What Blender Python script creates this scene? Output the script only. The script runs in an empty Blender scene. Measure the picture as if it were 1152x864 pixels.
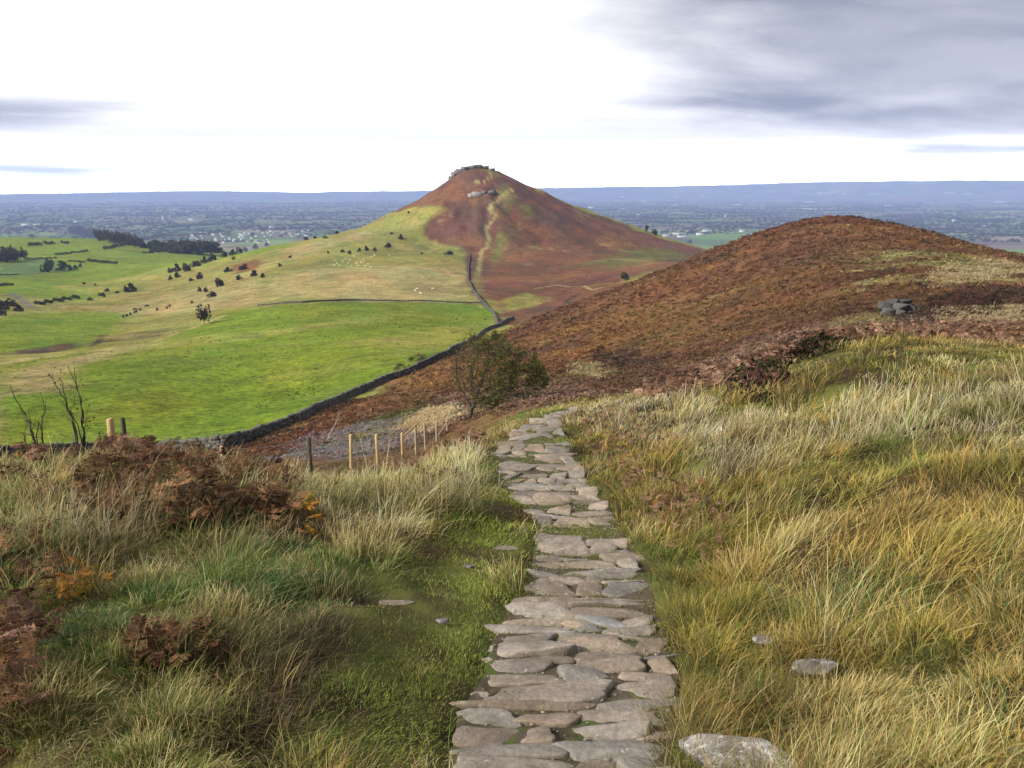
import bpy, bmesh, math, random
import numpy as np
from mathutils import Vector, Matrix

# ------------------------------------------------------------------ camera, sky, sun, exposure
SC = bpy.context.scene
COL = SC.collection
PITCH = math.atan(219 / 904.0)
cam_d = bpy.data.cameras.new('camera')
cam_d.sensor_width = 36.0
cam_d.lens = 36.0 * 904 / 1152
cam_d.clip_start = 0.05
cam_d.clip_end = 90000
cam = bpy.data.objects.new('camera', cam_d)
COL.objects.link(cam)
cam.location = (0, 0, 0)
cam.rotation_euler = (math.pi / 2 - PITCH, 0, 0)
SC.camera = cam

SUN_EL, SUN_AZ = math.radians(35), math.radians(-116)      # azimuth from +Y, towards -X (from the left)
sd = Vector((math.sin(SUN_AZ) * math.cos(SUN_EL), math.cos(SUN_AZ) * math.cos(SUN_EL), math.sin(SUN_EL)))
sun_d = bpy.data.lights.new('sun', 'SUN')
sun_d.energy = 4.9
sun_d.angle = math.radians(1.2)
sun_d.color = (1.0, 0.93, 0.82)
sun = bpy.data.objects.new('sun', sun_d)
COL.objects.link(sun)
sun.rotation_euler = sd.to_track_quat('Z', 'Y').to_euler()
sun.location = (-50, 0, 60)

world = bpy.data.worlds.new('World')
SC.world = world
world.use_nodes = True


def build_world():
    nt = world.node_tree
    nt.nodes.clear()
    N = nt.nodes.new
    L = nt.links.new
    out = N('ShaderNodeOutputWorld')
    bg = N('ShaderNodeBackground')
    bg2 = N('ShaderNodeBackground')
    sky = N('ShaderNodeTexSky')
    sky.sky_type = 'NISHITA'
    sky.sun_disc = False
    sky.sun_elevation = SUN_EL
    sky.sun_rotation = SUN_AZ
    sky.air_density = 1.2
    sky.dust_density = 2.0
    bg.inputs['Strength'].default_value = 0.1
    L(sky.outputs[0], bg.inputs[0])
    tc = N('ShaderNodeTexCoord')
    sep = N('ShaderNodeSeparateXYZ')
    L(tc.outputs['Generated'], sep.inputs[0])

    def M(op, a, b=None, c=None, clamp=False):
        n = N('ShaderNodeMath')
        n.operation = op
        n.use_clamp = clamp
        for i, v in enumerate((a, b, c)):
            if v is None:
                continue
            if isinstance(v, (int, float)):
                n.inputs[i].default_value = v
            else:
                L(v, n.inputs[i])
        return n.outputs[0]

    def MR(v, a, b, c=0.0, d=1.0):
        n = N('ShaderNodeMapRange')
        n.interpolation_type = 'SMOOTHSTEP'
        L(v, n.inputs[0])
        for i, q in enumerate((a, b, c, d)):
            n.inputs[i + 1].default_value = q
        return n.outputs[0]
    X, Y, Z = sep.outputs
    zz = M('ADD', M('MAXIMUM', Z, 0.0), 0.22)
    comb = N('ShaderNodeCombineXYZ')
    L(M('DIVIDE', X, zz), comb.inputs[0])
    L(M('DIVIDE', Y, zz), comb.inputs[1])
    mp = N('ShaderNodeMapping')
    mp.inputs['Scale'].default_value = (1.1, 1.7, 1)
    mp.inputs['Location'].default_value = (3.1, 0.4, 0)
    L(comb.outputs[0], mp.inputs[0])
    no = N('ShaderNodeTexNoise')
    no.inputs['Scale'].default_value = 1.0
    no.inputs['Detail'].default_value = 9
    no.inputs['Roughness'].default_value = 0.52
    no.inputs['Distortion'].default_value = 0.2
    L(mp.outputs[0], no.inputs[0])
    n1 = no.outputs[0]
    az = M('ARCTAN2', X, Y)
    el = M('ARCSINE', Z)
    nn = M('SUBTRACT', n1, 0.5)
    # deck of grey cloud high on the right
    a1 = M('ADD', az, M('MULTIPLY', nn, 0.45))
    e1 = M('ADD', el, M('MULTIPLY', nn, 0.11))
    right = M('MULTIPLY', MR(a1, 0.06, 0.34), MR(e1, 0.03, 0.115))
    # thin grey bars low on the left
    nz = N('ShaderNodeTexNoise')
    mp2 = N('ShaderNodeMapping')
    mp2.inputs['Scale'].default_value = (3.0, 3.0, 34)
    L(tc.outputs['Generated'], mp2.inputs[0])
    L(mp2.outputs[0], nz.inputs[0])
    nz.inputs['Scale'].default_value = 1.0
    nz.inputs['Detail'].default_value = 6
    n2 = M('SUBTRACT', nz.outputs[0], 0.5)
    e2 = M('ADD', el, M('MULTIPLY', n2, 0.03))
    def band(e, c, w):
        return MR(M('ABSOLUTE', M('SUBTRACT', e, c)), w, 0.0)
    a2 = M('ADD', az, M('MULTIPLY', n2, 0.5))
    bar1 = M('MULTIPLY', band(e2, 0.074, 0.022), MR(a2, -0.42, -0.56))
    bar2 = M('MULTIPLY', band(e2, 0.024, 0.014), MR(a2, -0.30, -0.46))
    bar3 = M('MULTIPLY', band(e2, 0.040, 0.014), M('MULTIPLY', MR(a2, 0.30, 0.44), 0.75))
    top = M('MULTIPLY', MR(e1, 0.30, 0.75), 0.6)          # overhead: broken grey
    grey = M('MAXIMUM', M('MAXIMUM', M('MULTIPLY', right, 0.95), M('MULTIPLY', bar1, 0.85)),
             M('MAXIMUM', M('MAXIMUM', M('MULTIPLY', bar2, 0.75), bar3), top))
    tex = MR(n1, 0.36, 0.64, 0.80, 1.08)
    ramp = N('ShaderNodeMix')
    ramp.data_type = 'RGBA'
    L(M('MULTIPLY', grey, tex, clamp=True), ramp.inputs[0])
    ramp.inputs[6].default_value = (1.22, 1.20, 1.20, 1)
    ramp.inputs[7].default_value = (0.30, 0.325, 0.40, 1)
    glow = N('ShaderNodeVectorMath'); glow.operation = 'SCALE'      # extra brightness put in low down, keeps the horizon white through the haze
    L(ramp.outputs[2], glow.inputs[0]); L(M('ADD', 1.0, M('MULTIPLY', M('SUBTRACT', MR(el, 0.012, 0.06, 7.5, 1.0), 1.0), M('SUBTRACT', 1.0, M('MULTIPLY', grey, .95, clamp=True)))), glow.inputs['Scale'])
    L(glow.outputs[0], bg2.inputs[0])
    bg2.inputs['Strength'].default_value = 1.0
    mix = N('ShaderNodeMixShader')
    # a few thin places where the sky itself comes through, mostly a closed cloud deck
    L(MR(n1, 0.22, 0.40, 0.90, 1.0), mix.inputs[0])
    L(bg.outputs[0], mix.inputs[1])
    L(bg2.outputs[0], mix.inputs[2])
    L(mix.outputs[0], out.inputs[0])


build_world()
SC.view_settings.view_transform = 'Standard'
SC.view_settings.look = 'None'
SC.view_settings.exposure = 0.15
SC.view_settings.gamma = 1.0
SC.render.engine = 'CYCLES'
SC.cycles.volume_bounces = 1
SC.cycles.max_bounces = 6
SC.cycles.transparent_max_bounces = 8
SC.cycles.volume_step_rate = 4

rng = np.random.default_rng(7)
random.seed(7)


# ------------------------------------------------------------------ helpers: noise, pixels to directions
def vnoise(x, y, seed=0):
    x = np.asarray(x, float); y = np.asarray(y, float)
    xi = np.floor(x).astype(np.int64); yi = np.floor(y).astype(np.int64)
    fx = x - xi; fy = y - yi
    fx = fx * fx * fx * (fx * (fx * 6 - 15) + 10); fy = fy * fy * fy * (fy * (fy * 6 - 15) + 10)

    def h(a, b):
        n = (a * 374761393 + b * 668265263 + seed * 982451653) & 0xffffffff
        n = ((n ^ (n >> 13)) * 1274126177) & 0xffffffff
        n = (n ^ (n >> 16)) & 0xffffffff
        return n / 4294967295.0
    a = h(xi, yi); b = h(xi + 1, yi); c = h(xi, yi + 1); d = h(xi + 1, yi + 1)
    return (a + (b - a) * fx) * (1 - fy) + (c + (d - c) * fx) * fy


def fbm(x, y, octv=4, seed=0, gain=0.5):
    s = 0; amp = 1; tot = 0
    for o in range(octv):
        s = s + amp * (vnoise(x * 2 ** o + 17.3 * o, y * 2 ** o - 9.1 * o, seed + o) - 0.5)
        tot += amp; amp *= gain
    return s / tot * 2          # about -1..1


def sst(a, b, x):
    t = np.clip((x - a) / (b - a), 0, 1)
    return t * t * (3 - 2 * t)


CP, SP = math.cos(PITCH), math.sin(PITCH)


def dirn(px, py):
    u = (px - 576) / 904.0; v = (432 - py) / 904.0
    return np.array([u, CP + v * SP, -SP + v * CP])


def azt(px, py):
    d = dirn(px, py)
    return math.atan2(d[0], d[1]), d[2] / math.hypot(d[0], d[1])


# ------------------------------------------------------------------ terrain
# path centre and half width, measured and laid on the near slope z = -1.66 - 0.18 y
PATHPX = [(864, 508, 748), (800, 520, 765), (750, 545, 762), (700, 555, 742), (650, 598, 728), (620, 600, 715),
          (598, 604, 700), (580, 600, 690), (560, 580, 680), (540, 565, 665), (525, 556, 655), (510, 551, 650),
          (500, 556, 646), (490, 566, 640), (480, 582, 634), (474, 592, 636)]
SL = 0.18
py_, pc_, pw_ = [], [], []
for yy, xl, xr in PATHPX:
    pts = []
    for xx in (xl, xr):
        d = dirn(xx, yy)
        s = -1.66 / (d[2] + SL * d[1])
        pts.append(d * s)
    py_.append(pts[0][1] * .5 + pts[1][1] * .5); pc_.append((pts[0][0] + pts[1][0]) / 2)
    pw_.append(max(0.36, (pts[1][0] - pts[0][0]) / 2))
py_ = np.array([-6, 0.0] + py_ + [py_[-1] + 3, py_[-1] + 7, py_[-1] + 12])
pc_ = np.array([0.25, 0.2] + pc_ + [pc_[-1] + 0.9, pc_[-1] + 2.6, pc_[-1] + 4.5])
pw_ = np.array([pw_[0], pw_[0]] + [w * (1 - .22 * min(1, max(0, (y - 8) / 5))) for w, y in zip(pw_, py_[2:])] + [pw_[-1], pw_[-1], pw_[-1]])
PATH_END = py_[-4]


def path_c(y):
    return np.interp(y, py_, pc_)


def path_w(y):
    return np.interp(y, py_, pw_)


def near_z(x, y):
    z = -1.66 - SL * y
    dx = x - path_c(y)
    w = path_w(y)
    rt = np.maximum(dx - w - 0.05, 0)
    z = z + 0.25 * rt * sst(0, 1.2, rt) * sst(-2, 3, y) - 0.008 * rt ** 2 * (rt > 0)
    lf = np.maximum(-dx - w - 0.1, 0)
    z = z + 0.07 * np.minimum(lf, 1.8) * sst(0, 1, lf) - 0.015 * np.maximum(lf - 4, 0) ** 1.5
    z = z - (0.034 + .018 * (1 - sst(3.0, 4.5, lf))) * np.maximum(y - 6.3, 0) ** 2 * sst(.2, 2.2, lf) * (1 - .88 * sst(2.2, 4.4, lf))
    off = sst(0.0, 0.7, np.abs(dx) - w)
    hum = 0.11 * fbm(x * 0.9, y * 0.9, 3, 5) + 0.07 * fbm(x * 2.3, y * 2.3, 2, 9)
    z = z + off * (hum + 0.05)
    inside = 1 - sst(-0.06, 0.12, np.abs(dx) - w)
    z = z - 0.05 * inside
    return z


CPTS = {
 0: [(560, 16), (545, 25), (528, 60), (503, 100), (460, 140), (417, 210), (400, 245), (404, 275), (385, 330), (350, 470),
     (335, 560), (318, 720), (300, 950), (285, 1150), (267, 1500), (276, 1900), (288, 2600)],
 150: [(560, 16), (545, 25), (530, 60), (502, 98), (440, 150), (400, 220), (386, 262), (385, 300), (355, 450), (335, 560),
       (322, 680), (300, 900), (285, 1150), (271, 1500), (280, 1900), (288, 2600)],
 300: [(550, 16), (530, 25), (512, 50), (486, 95), (440, 150), (400, 200), (375, 260), (352, 340), (342, 400), (320, 480),
       (305, 560), (290, 680), (279, 800), (289, 1000), (292, 1500), (288, 2600)],
 475: [(535, 16), (524, 24), (513, 32), (500, 38), (470, 60), (447, 85)],
 420: [(545, 16), (528, 26), (478, 55), (450, 85), (434, 135), (400, 170), (375, 240), (350, 320), (340, 380), (310, 500),
       (290, 600), (272, 720), (264, 850), (276, 1050), (285, 1500), (288, 2600)],
 530: [(505, 15), (492, 22), (472, 36), (452, 55), (430, 85), (400, 150), (385, 220), (362, 300), (345, 380), (325, 450),
       (300, 580), (284, 800), (282, 1000), (288, 2600)],
 620: [(479, 13), (466, 20), (452, 30), (432, 60), (410, 100), (385, 140), (362, 190), (352, 225), (360, 280), (345, 380),
       (325, 450), (303, 560), (285, 750), (285, 1200), (288, 2600)],
 720: [(456, 15), (448, 24), (437, 42), (405, 80), (370, 120), (338, 165), (315, 220), (325, 300), (318, 400), (302, 520),
       (290, 650), (283, 900), (286, 1500), (288, 2600)],
 830: [(446, 12), (442, 20), (424, 36), (393, 65), (350, 100), (310, 150), (271, 215), (286, 300), (295, 450), (302, 700),
       (302, 1200), (288, 2600)],
 930: [(412, 12), (404, 20), (386, 34), (365, 60), (340, 85), (300, 120), (265, 165), (244, 212), (262, 280), (285, 450),
       (310, 900), (305, 1400), (288, 2600)],
 1040: [(406, 12), (400, 20), (380, 32), (365, 50), (335, 80), (300, 115), (276, 150), (261, 190), (285, 280), (315, 600),
        (322, 1000), (300, 1700), (288, 2600)],
 1152: [(410, 12), (403, 20), (377, 32), (352, 58), (322, 90), (302, 125), (290, 158), (312, 250), (335, 600),
        (328, 1100), (288, 2600)],
}
KR = 0.42          # relative weight of ln r against azimuth in the spline
pts_a, pts_l, pts_t = [], [], []
for cx, lst in CPTS.items():
    for (yy, r) in lst:
        a, t = azt(cx, yy)
        pts_a.append(a); pts_l.append(math.log(r)); pts_t.append(t)
        if cx in (0, 1152):
            for da in (14, 34, 60):
                pts_a.append(a + math.radians(da) * (1 if cx else -1)); pts_l.append(math.log(r))
                pts_t.append(t)
for adeg in list(range(-100, 101, 8)):
    a = math.radians(adeg)
    for r in (8.5, 10.5):
        pts_a.append(a); pts_l.append(math.log(r)); pts_t.append(float(near_z(r * math.sin(a), r * math.cos(a))) / r)
for adeg in (-175, -150, -125, 125, 150, 175):
    a = math.radians(adeg)
    for r, t in ((9, None), (14, None), (40, 0.02), (150, 0.0), (600, -0.05), (1500, -0.075), (2600, -0.0827)):
        if t is None:
            t = float(near_z(r * math.sin(a), r * math.cos(a))) / r
        pts_a.append(a); pts_l.append(math.log(r)); pts_t.append(t)
PA, PL, PT = np.array(pts_a), np.array(pts_l), np.array(pts_t)


def tps_fit(A, Lr, T, lam=2e-4):
    n = len(A)
    d = np.hypot(A[:, None] - A[None], KR * (Lr[:, None] - Lr[None]))
    K = d ** 2 * np.log(d + 1e-9)
    K[np.arange(n), np.arange(n)] = lam
    P = np.stack([np.ones(n), A, KR * Lr], 1)
    M = np.block([[K, P], [P.T, np.zeros((3, 3))]])
    return np.linalg.solve(M, np.concatenate([T, np.zeros(3)]))


W_ = tps_fit(PA, PL, PT)


def tps_eval(A, Lr):
    sh = A.shape; A = A.ravel(); Lr = Lr.ravel(); out = np.empty(len(A))
    for i in range(0, len(A), 20000):
        a = A[i:i + 20000, None]; l = Lr[i:i + 20000, None]
        d = np.hypot(a - PA[None], KR * (l - PL[None]))
        K = d ** 2 * np.log(d + 1e-9)
        out[i:i + 20000] = K @ W_[:-3] + W_[-3] + W_[-2] * a[:, 0] + W_[-1] * KR * l[:, 0]
    return out.reshape(sh)


GA = np.radians(np.concatenate([np.linspace(-180, -50, 40), np.linspace(-49.6, 49.6, 400), np.linspace(50, 180, 40)]))
GL = np.linspace(math.log(6), math.log(2800), 420)
GT = tps_eval(*np.meshgrid(GA, GL, indexing='ij'))

SUMMIT = dirn(537, 184); SUMMIT = SUMMIT / math.hypot(SUMMIT[0], SUMMIT[1]) * 850
CONE_L = ([0, 10, 20, 25, 42, 61, 89, 127, 193, 260, 400], [22.5, 22, 20, 13, 1, -11, -22.5, -41, -60, -78, -110])
CONE_R = ([0, 10, 24, 42, 61, 108, 155, 202, 249, 320, 450], [23, 22, 17, 8.5, 0, -21, -37, -51, -64, -80, -110])
CONE_F = ([0, 8, 20, 40, 60, 90, 120, 160, 200, 260, 400], [23, 22, 17, 5, -6, -20, -34, -48, -56, -66, -100])
CONE_B = ([0, 10, 24, 60, 120, 200, 400], [23, 22, 16, -8, -40, -70, -140])


def terrain_z(x, y):
    x = np.asarray(x, float); y = np.asarray(y, float)
    r = np.hypot(x, y) + 1e-6
    a = np.arctan2(x, y); l = np.log(np.clip(r, 6.0, 2799))
    ia = np.clip(np.searchsorted(GA, a) - 1, 0, len(GA) - 2)
    fa = np.clip((a - GA[ia]) / (GA[ia + 1] - GA[ia]), 0, 1)
    dl = GL[1] - GL[0]
    il = np.clip(((l - GL[0]) / dl).astype(int), 0, len(GL) - 2)
    fl = (l - GL[0]) / dl - il
    t = (GT[ia, il] * (1 - fa) + GT[ia + 1, il] * fa) * (1 - fl) + (GT[ia, il + 1] * (1 - fa) + GT[ia + 1, il + 1] * fa) * fl
    z = t * r
    # relief at hill scale
    mid = sst(25, 80, r) * (1 - sst(1500, 2200, r))
    z = z + mid * (1.1 * fbm(x / 60, y / 60, 3, 21) * sst(60, 400, r) * 1.5 + 0.35 * fbm(x / 11, y / 11, 3, 22))
    z = z + sst(10, 20, r) * (1 - sst(120, 300, r)) * 0.22 * fbm(x / 3.1, y / 3.1, 3, 25)
    # the pointed hill
    dx = x - SUMMIT[0]; dy = y - SUMMIT[1]
    d = np.hypot(dx, dy) + 1e-6
    cx, cy = dx / d, dy / d
    wl = np.maximum(-cx, 0) ** 2; wr = np.maximum(cx, 0) ** 2; wf = np.maximum(-cy, 0) ** 2; wb = np.maximum(cy, 0) ** 2
    zc = sum(w * np.interp(d, *P) for w, P in ((wl, CONE_L), (wr, CONE_R), (wf, CONE_F), (wb, CONE_B)))
    ang = np.arctan2(dy, dx)
    zc = zc + sst(15, 60, d) * (4.2 * fbm(ang * 6 + 3, d / 110, 4, 31) * sst(20, 110, d) + 1.6 * fbm(x / 15, y / 15, 4, 33))
    k = 5.0
    near_hill = d < 420
    zm = np.where(near_hill, k * np.logaddexp(z / k, np.clip(zc, -200, 60) / k), z)
    z = zm
    # plain
    f = sst(1900, 2700, r)
    zp = -215 + 5 * fbm(x / 1500, y / 1500, 2, 41)
    ridge = sst(17000, 20000, r) * 1.0
    rh = 92 + 135 * sst(0.10, 0.42, a) * (0.88 + 0.2 * fbm(a * 7, 0 * a, 3, 44)) + 80 * np.exp(-((a + 0.36) / 0.16) ** 2) \
        + 24 * fbm(a * 20, 0 * a, 4, 43) + 170 * sst(-.3, .1, a)
    zp = zp + ridge * rh
    z = z * (1 - f) + zp * f
    # near field
    g = sst(8.0, 12.5, r)
    zn = near_z(x, y)
    return zn * (1 - g) + z * g


def G(px, py, rmin=1.0, rmax=29000, n=5000):
    """ground point seen at a measured place of the photograph"""
    d = dirn(px, py)
    hd = math.hypot(d[0], d[1])
    r = np.exp(np.linspace(math.log(rmin), math.log(rmax), n))
    X, Y, Z = d[0] / hd * r, d[1] / hd * r, d[2] / hd * r
    below = Z < terrain_z(X, Y)
    i = int(np.argmax(below)) if below.any() else n - 1
    if i == 0:
        i = 1
    return Vector((X[i], Y[i], float(terrain_z(X[i], Y[i]))))


def Z(x, y):
    return float(terrain_z(x, y))


# ------------------------------------------------------------------ materials
MATS = {}


def new_mat(name):
    m = bpy.data.materials.new(name)
    m.use_nodes = True
    nt = m.node_tree
    b = nt.nodes['Principled BSDF']
    b.inputs['Roughness'].default_value = 0.9
    b.inputs['Specular IOR Level'].default_value = 0.15
    MATS[name] = m
    return m, nt, b


def noise_mat(name, c1, c2, scale=4.0, rough=0.9, bump=0.3, c3=None, c3scale=1.0, dist=0.05, stretch=(1, 1, 1), spec=0.2):
    m, nt, b = new_mat(name)
    N = nt.nodes.new; L = nt.links.new
    tc = N('ShaderNodeTexCoord'); mp = N('ShaderNodeMapping')
    mp.inputs['Scale'].default_value = stretch
    L(tc.outputs['Object'], mp.inputs[0])
    n = N('ShaderNodeTexNoise'); n.inputs['Scale'].default_value = scale; n.inputs['Detail'].default_value = 8
    n.inputs['Roughness'].default_value = 0.65
    L(mp.outputs[0], n.inputs[0])
    cr = N('ShaderNodeValToRGB')
    cr.color_ramp.elements[0].position = 0.36; cr.color_ramp.elements[0].color = (*c1, 1)
    cr.color_ramp.elements[1].position = 0.64; cr.color_ramp.elements[1].color = (*c2, 1)
    L(n.outputs[0], cr.inputs[0])
    last = cr.outputs[0]
    if c3:
        n3 = N('ShaderNodeTexNoise'); n3.inputs['Scale'].default_value = c3scale; n3.inputs['Detail'].default_value = 9
        n3.inputs['Roughness'].default_value = 0.7
        L(mp.outputs[0], n3.inputs[0])
        r3 = N('ShaderNodeValToRGB'); r3.color_ramp.elements[0].position = 0.52; r3.color_ramp.elements[1].position = 0.6
        L(n3.outputs[0], r3.inputs[0])
        mx = N('ShaderNodeMix'); mx.data_type = 'RGBA'
        L(r3.outputs[0], mx.inputs[0]); L(last, mx.inputs[6]); mx.inputs[7].default_value = (*c3, 1)
        last = mx.outputs[2]
    L(last, b.inputs['Base Color'])
    b.inputs['Roughness'].default_value = rough
    b.inputs['Specular IOR Level'].default_value = spec
    bp = N('ShaderNodeBump'); bp.inputs['Strength'].default_value = bump; bp.inputs['Distance'].default_value = dist
    L(n.outputs[0], bp.inputs['Height']); L(bp.outputs[0], b.inputs['Normal'])
    return m


def mesh_obj(name, verts, faces_v, loop_tot, mats, parent=None, cols=None, smooth=False, mat_idx=None):
    """one mesh object from arrays; faces_v is the flat list of corner indices, loop_tot the corners of each face"""
    me = bpy.data.meshes.new(name)
    v = np.asarray(verts, np.float32)
    me.vertices.add(len(v)); me.vertices.foreach_set('co', v.ravel())
    fv = np.asarray(faces_v, np.int32).ravel(); lt = np.asarray(loop_tot, np.int32)
    me.loops.add(len(fv)); me.loops.foreach_set('vertex_index', fv)
    me.polygons.add(len(lt))
    ls = np.concatenate([[0], np.cumsum(lt)[:-1]]).astype(np.int32)
    me.polygons.foreach_set('loop_start', ls)
    me.polygons.foreach_set('loop_total', lt)
    me.update(calc_edges=True)
    if cols is not None:
        ca = me.color_attributes.new('Col', 'FLOAT_COLOR', 'POINT')
        c = np.ones((len(v), 4), np.float32); c[:, :3] = cols
        ca.data.foreach_set('color', c.ravel())
    if smooth:
        me.polygons.foreach_set('use_smooth', np.ones(len(lt), bool))
    if not isinstance(mats, (list, tuple)):
        mats = [mats]
    for m in mats:
        me.materials.append(m)
    if mat_idx is not None:
        me.polygons.foreach_set('material_index', np.asarray(mat_idx, np.int32))
    o = bpy.data.objects.new(name, me)
    COL.objects.link(o)
    if parent:
        o.parent = parent
    return o


def tag(o, label=None, cat=None, group=None, kind=None):
    if label: o['label'] = label
    if cat: o['category'] = cat
    if group: o['group'] = group
    if kind: o['kind'] = kind
    return o


def empty(name, loc, rz=0.0):
    o = bpy.data.objects.new(name, None)
    o.empty_display_size = 0.3
    COL.objects.link(o); o.location = loc; o.rotation_euler = (0, 0, rz)
    return o


def copy_thing(o):
    c = o.copy(); COL.objects.link(c)
    for ch in o.children:
        d = ch.copy(); COL.objects.link(d); d.parent = c
    return c


# ------------------------------------------------------------------ ground colour zones
def poly_mask(X, Y, pts, soft, jit=0.0, jscale=1.0, seed=0):
    """signed-distance style mask of a world polygon with a ragged edge"""
    if jit:
        X = X + jit * fbm(X / jscale, Y / jscale, 3, seed + 50)
        Y = Y + jit * fbm(X / jscale, Y / jscale, 3, seed + 70)
    P = np.array(pts)
    inside = np.zeros(X.shape, bool); dist = np.full(X.shape, 1e9)
    n = len(P)
    for i in range(n):
        x1, y1 = P[i]; x2, y2 = P[(i + 1) % n]
        ex, ey = x2 - x1, y2 - y1
        L2 = ex * ex + ey * ey + 1e-9
        t = np.clip(((X - x1) * ex + (Y - y1) * ey) / L2, 0, 1)
        dist = np.minimum(dist, np.hypot(X - x1 - t * ex, Y - y1 - t * ey))
        c = ((y1 > Y) != (y2 > Y))
        xin = (x2 - x1) * (Y - y1) / (y2 - y1 + 1e-12) + x1
        inside ^= c & (X < xin)
    s = np.where(inside, dist, -dist)
    return sst(-soft, soft, s)


def gpoly(pxs, rmin, rmax=29000):
    return [tuple(G(x, y, rmin, rmax)[:2]) for x, y in pxs]


def line_mask(X, Y, pts, w, jit=0.0, jscale=1.0, seed=0):
    if jit:
        X = X + jit * fbm(X / jscale, Y / jscale, 2, seed + 50)
        Y = Y + jit * fbm(X / jscale, Y / jscale, 2, seed + 70)
    dist = np.full(X.shape, 1e9)
    for (x1, y1), (x2, y2) in zip(pts[:-1], pts[1:]):
        ex, ey = x2 - x1, y2 - y1
        t = np.clip(((X - x1) * ex + (Y - y1) * ey) / (ex * ex + ey * ey + 1e-9), 0, 1)
        dist = np.minimum(dist, np.hypot(X - x1 - t * ex, Y - y1 - t * ey))
    return 1 - sst(w * 0.5, w * 1.3, dist)


C = dict(green=(.15, .215, .022), lime=(.23, .26, .05), teal=(.10, .17, .06), tan=(.33, .28, .12), straw=(.46, .38, .22),
         brown=(.145, .073, .042), rust=(.195, .105, .045), pink=(.22, .125, .09), dark=(.055, .036, .025), olive=(.125, .115, .04),
         grey=(.17, .165, .175), pasture=(.235, .235, .065), redbr=(.128, .066, .050), heath=(.075, .052, .042), soil=(.05, .035, .022))
# ------------------------------------------------------------------ the ground as one sheet
FB = gpoly([(0, 512), (120, 505), (255, 500), (330, 476), (430, 430), (470, 415), (505, 398), (545, 372), (556, 352), (548, 342),
            (400, 340), (300, 346), (250, 352), (200, 372), (110, 392), (0, 413), ], 60)
TANF = gpoly([(556, 352), (535, 330), (527, 300), (525, 286), (500, 250), (440, 258), (400, 262), (330, 282), (300, 300), (290, 330),
              (300, 342), (400, 340), (548, 342)], 300)
ZONES = [
    # (polygon, colour, softness, ragged amplitude, ragged scale)
    ('G', gpoly([(-80, 420), (110, 396), (200, 376), (255, 352), (400, 338), (548, 342), (545, 300), (520, 240), (420, 252), (330, 276),
                 (290, 290), (230, 290), (160, 320), (100, 310), (0, 330), (-120, 340)], 150), 'pasture', 6, 10, 30),
    ('fg', gpoly([(-100, 300), (0, 330), (90, 338), (190, 306), (290, 286), (330, 277), (300, 270), (240, 285), (150, 270), (90, 260),
                  (0, 263), (-150, 265)], 400), 'green', 5, 5, 30),
    ('fg2', gpoly([(0, 262), (90, 262), (190, 285), (140, 292), (0, 290)], 700), 'green', 5, 0, 30),
    ('teal', gpoly([(0, 298), (50, 291), (90, 300), (30, 310), (0, 312)], 500), 'teal', 5, 0, 30),
    ('lime', gpoly([(60, 322), (190, 300), (290, 284), (270, 292), (180, 312), (100, 332)], 500), 'lime', 8, 4, 30),
    ('lo', gpoly([(-60, 372), (40, 352), (120, 348), (150, 352), (122, 378), (90, 392), (0, 398), (-60, 402)], 250), 'green', 4, 5, 20),
    ('gully', gpoly([(-60, 404), (60, 396), (110, 386), (190, 376), (186, 371), (140, 375), (90, 388), (0, 397), (-60, 400)], 200), 'olive', 2.5, 3, 9),
    ('gully2', gpoly([(20, 396), (70, 386), (90, 386), (60, 396), (30, 400)], 200), 'heath', 3, 6, 9),
    ('tanL', gpoly([(100, 350), (190, 330), (260, 315), (300, 300), (300, 342), (250, 348), (170, 352)], 300), 'tan', 10, 12, 30),
    ('tanM', TANF, 'pasture', 4, 4, 20),
    ('tanS', gpoly([(300, 312), (380, 302), (528, 300), (530, 338), (400, 338), (292, 340)], 350), 'tan', 8, 10, 25),
    ('tanU', gpoly([(430, 246), (478, 240), (500, 244), (470, 250), (400, 270), (330, 290), (300, 300), (330, 280)], 500), 'tan', 8, 8, 20),
    ('rustL', gpoly([(258, 300), (292, 290), (300, 296), (278, 306), (262, 308)], 500), 'rust', 4, 6, 12),
    ('band', gpoly([(255, 356), (300, 346), (420, 343), (500, 342), (440, 352), (380, 362), (320, 360), (240, 372)], 250), 'olive', 5, 6, 16),
    # the near bright field and its ridges of paler grass
    ('F', FB, 'green', 1.5, 1.0, 8),
    ('Fs', gpoly([(0, 416), (110, 396), (200, 380), (330, 368), (440, 356), (450, 362), (330, 376), (200, 390), (110, 408), (0, 432)], 150), 'lime', 5, 6, 22),
    ('Fs2', gpoly([(0, 420), (90, 400), (180, 384), (170, 390), (90, 410), (60, 440), (0, 446)], 150), 'tan', 4, 5, 22),
    ('Fs3', gpoly([(400, 386), (500, 366), (550, 362), (535, 376), (480, 395), (440, 402)], 150), 'lime', 6, 6, 22),
    # right side of the col and the pointed hill
    ('Vb', gpoly([(556, 345), (540, 320), (556, 316), (700, 312), (770, 300), (830, 282), (860, 300), (700, 340), (600, 360), (575, 362)], 240, 900), 'brown', 4, 8, 18),
    ('Vo', gpoly([(640, 318), (690, 300), (760, 285), (800, 282), (810, 292), (740, 308), (690, 316)], 300), 'olive', 14, 24, 22),
    ('Vg', gpoly([(560, 340), (590, 330), (612, 336), (600, 344), (572, 350)], 300), 'pasture', 3, 5, 14),
    ('Vg2', gpoly([(655, 318), (672, 310), (690, 311), (690, 318), (664, 322)], 300), 'green', 3, 3, 14),
]
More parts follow.
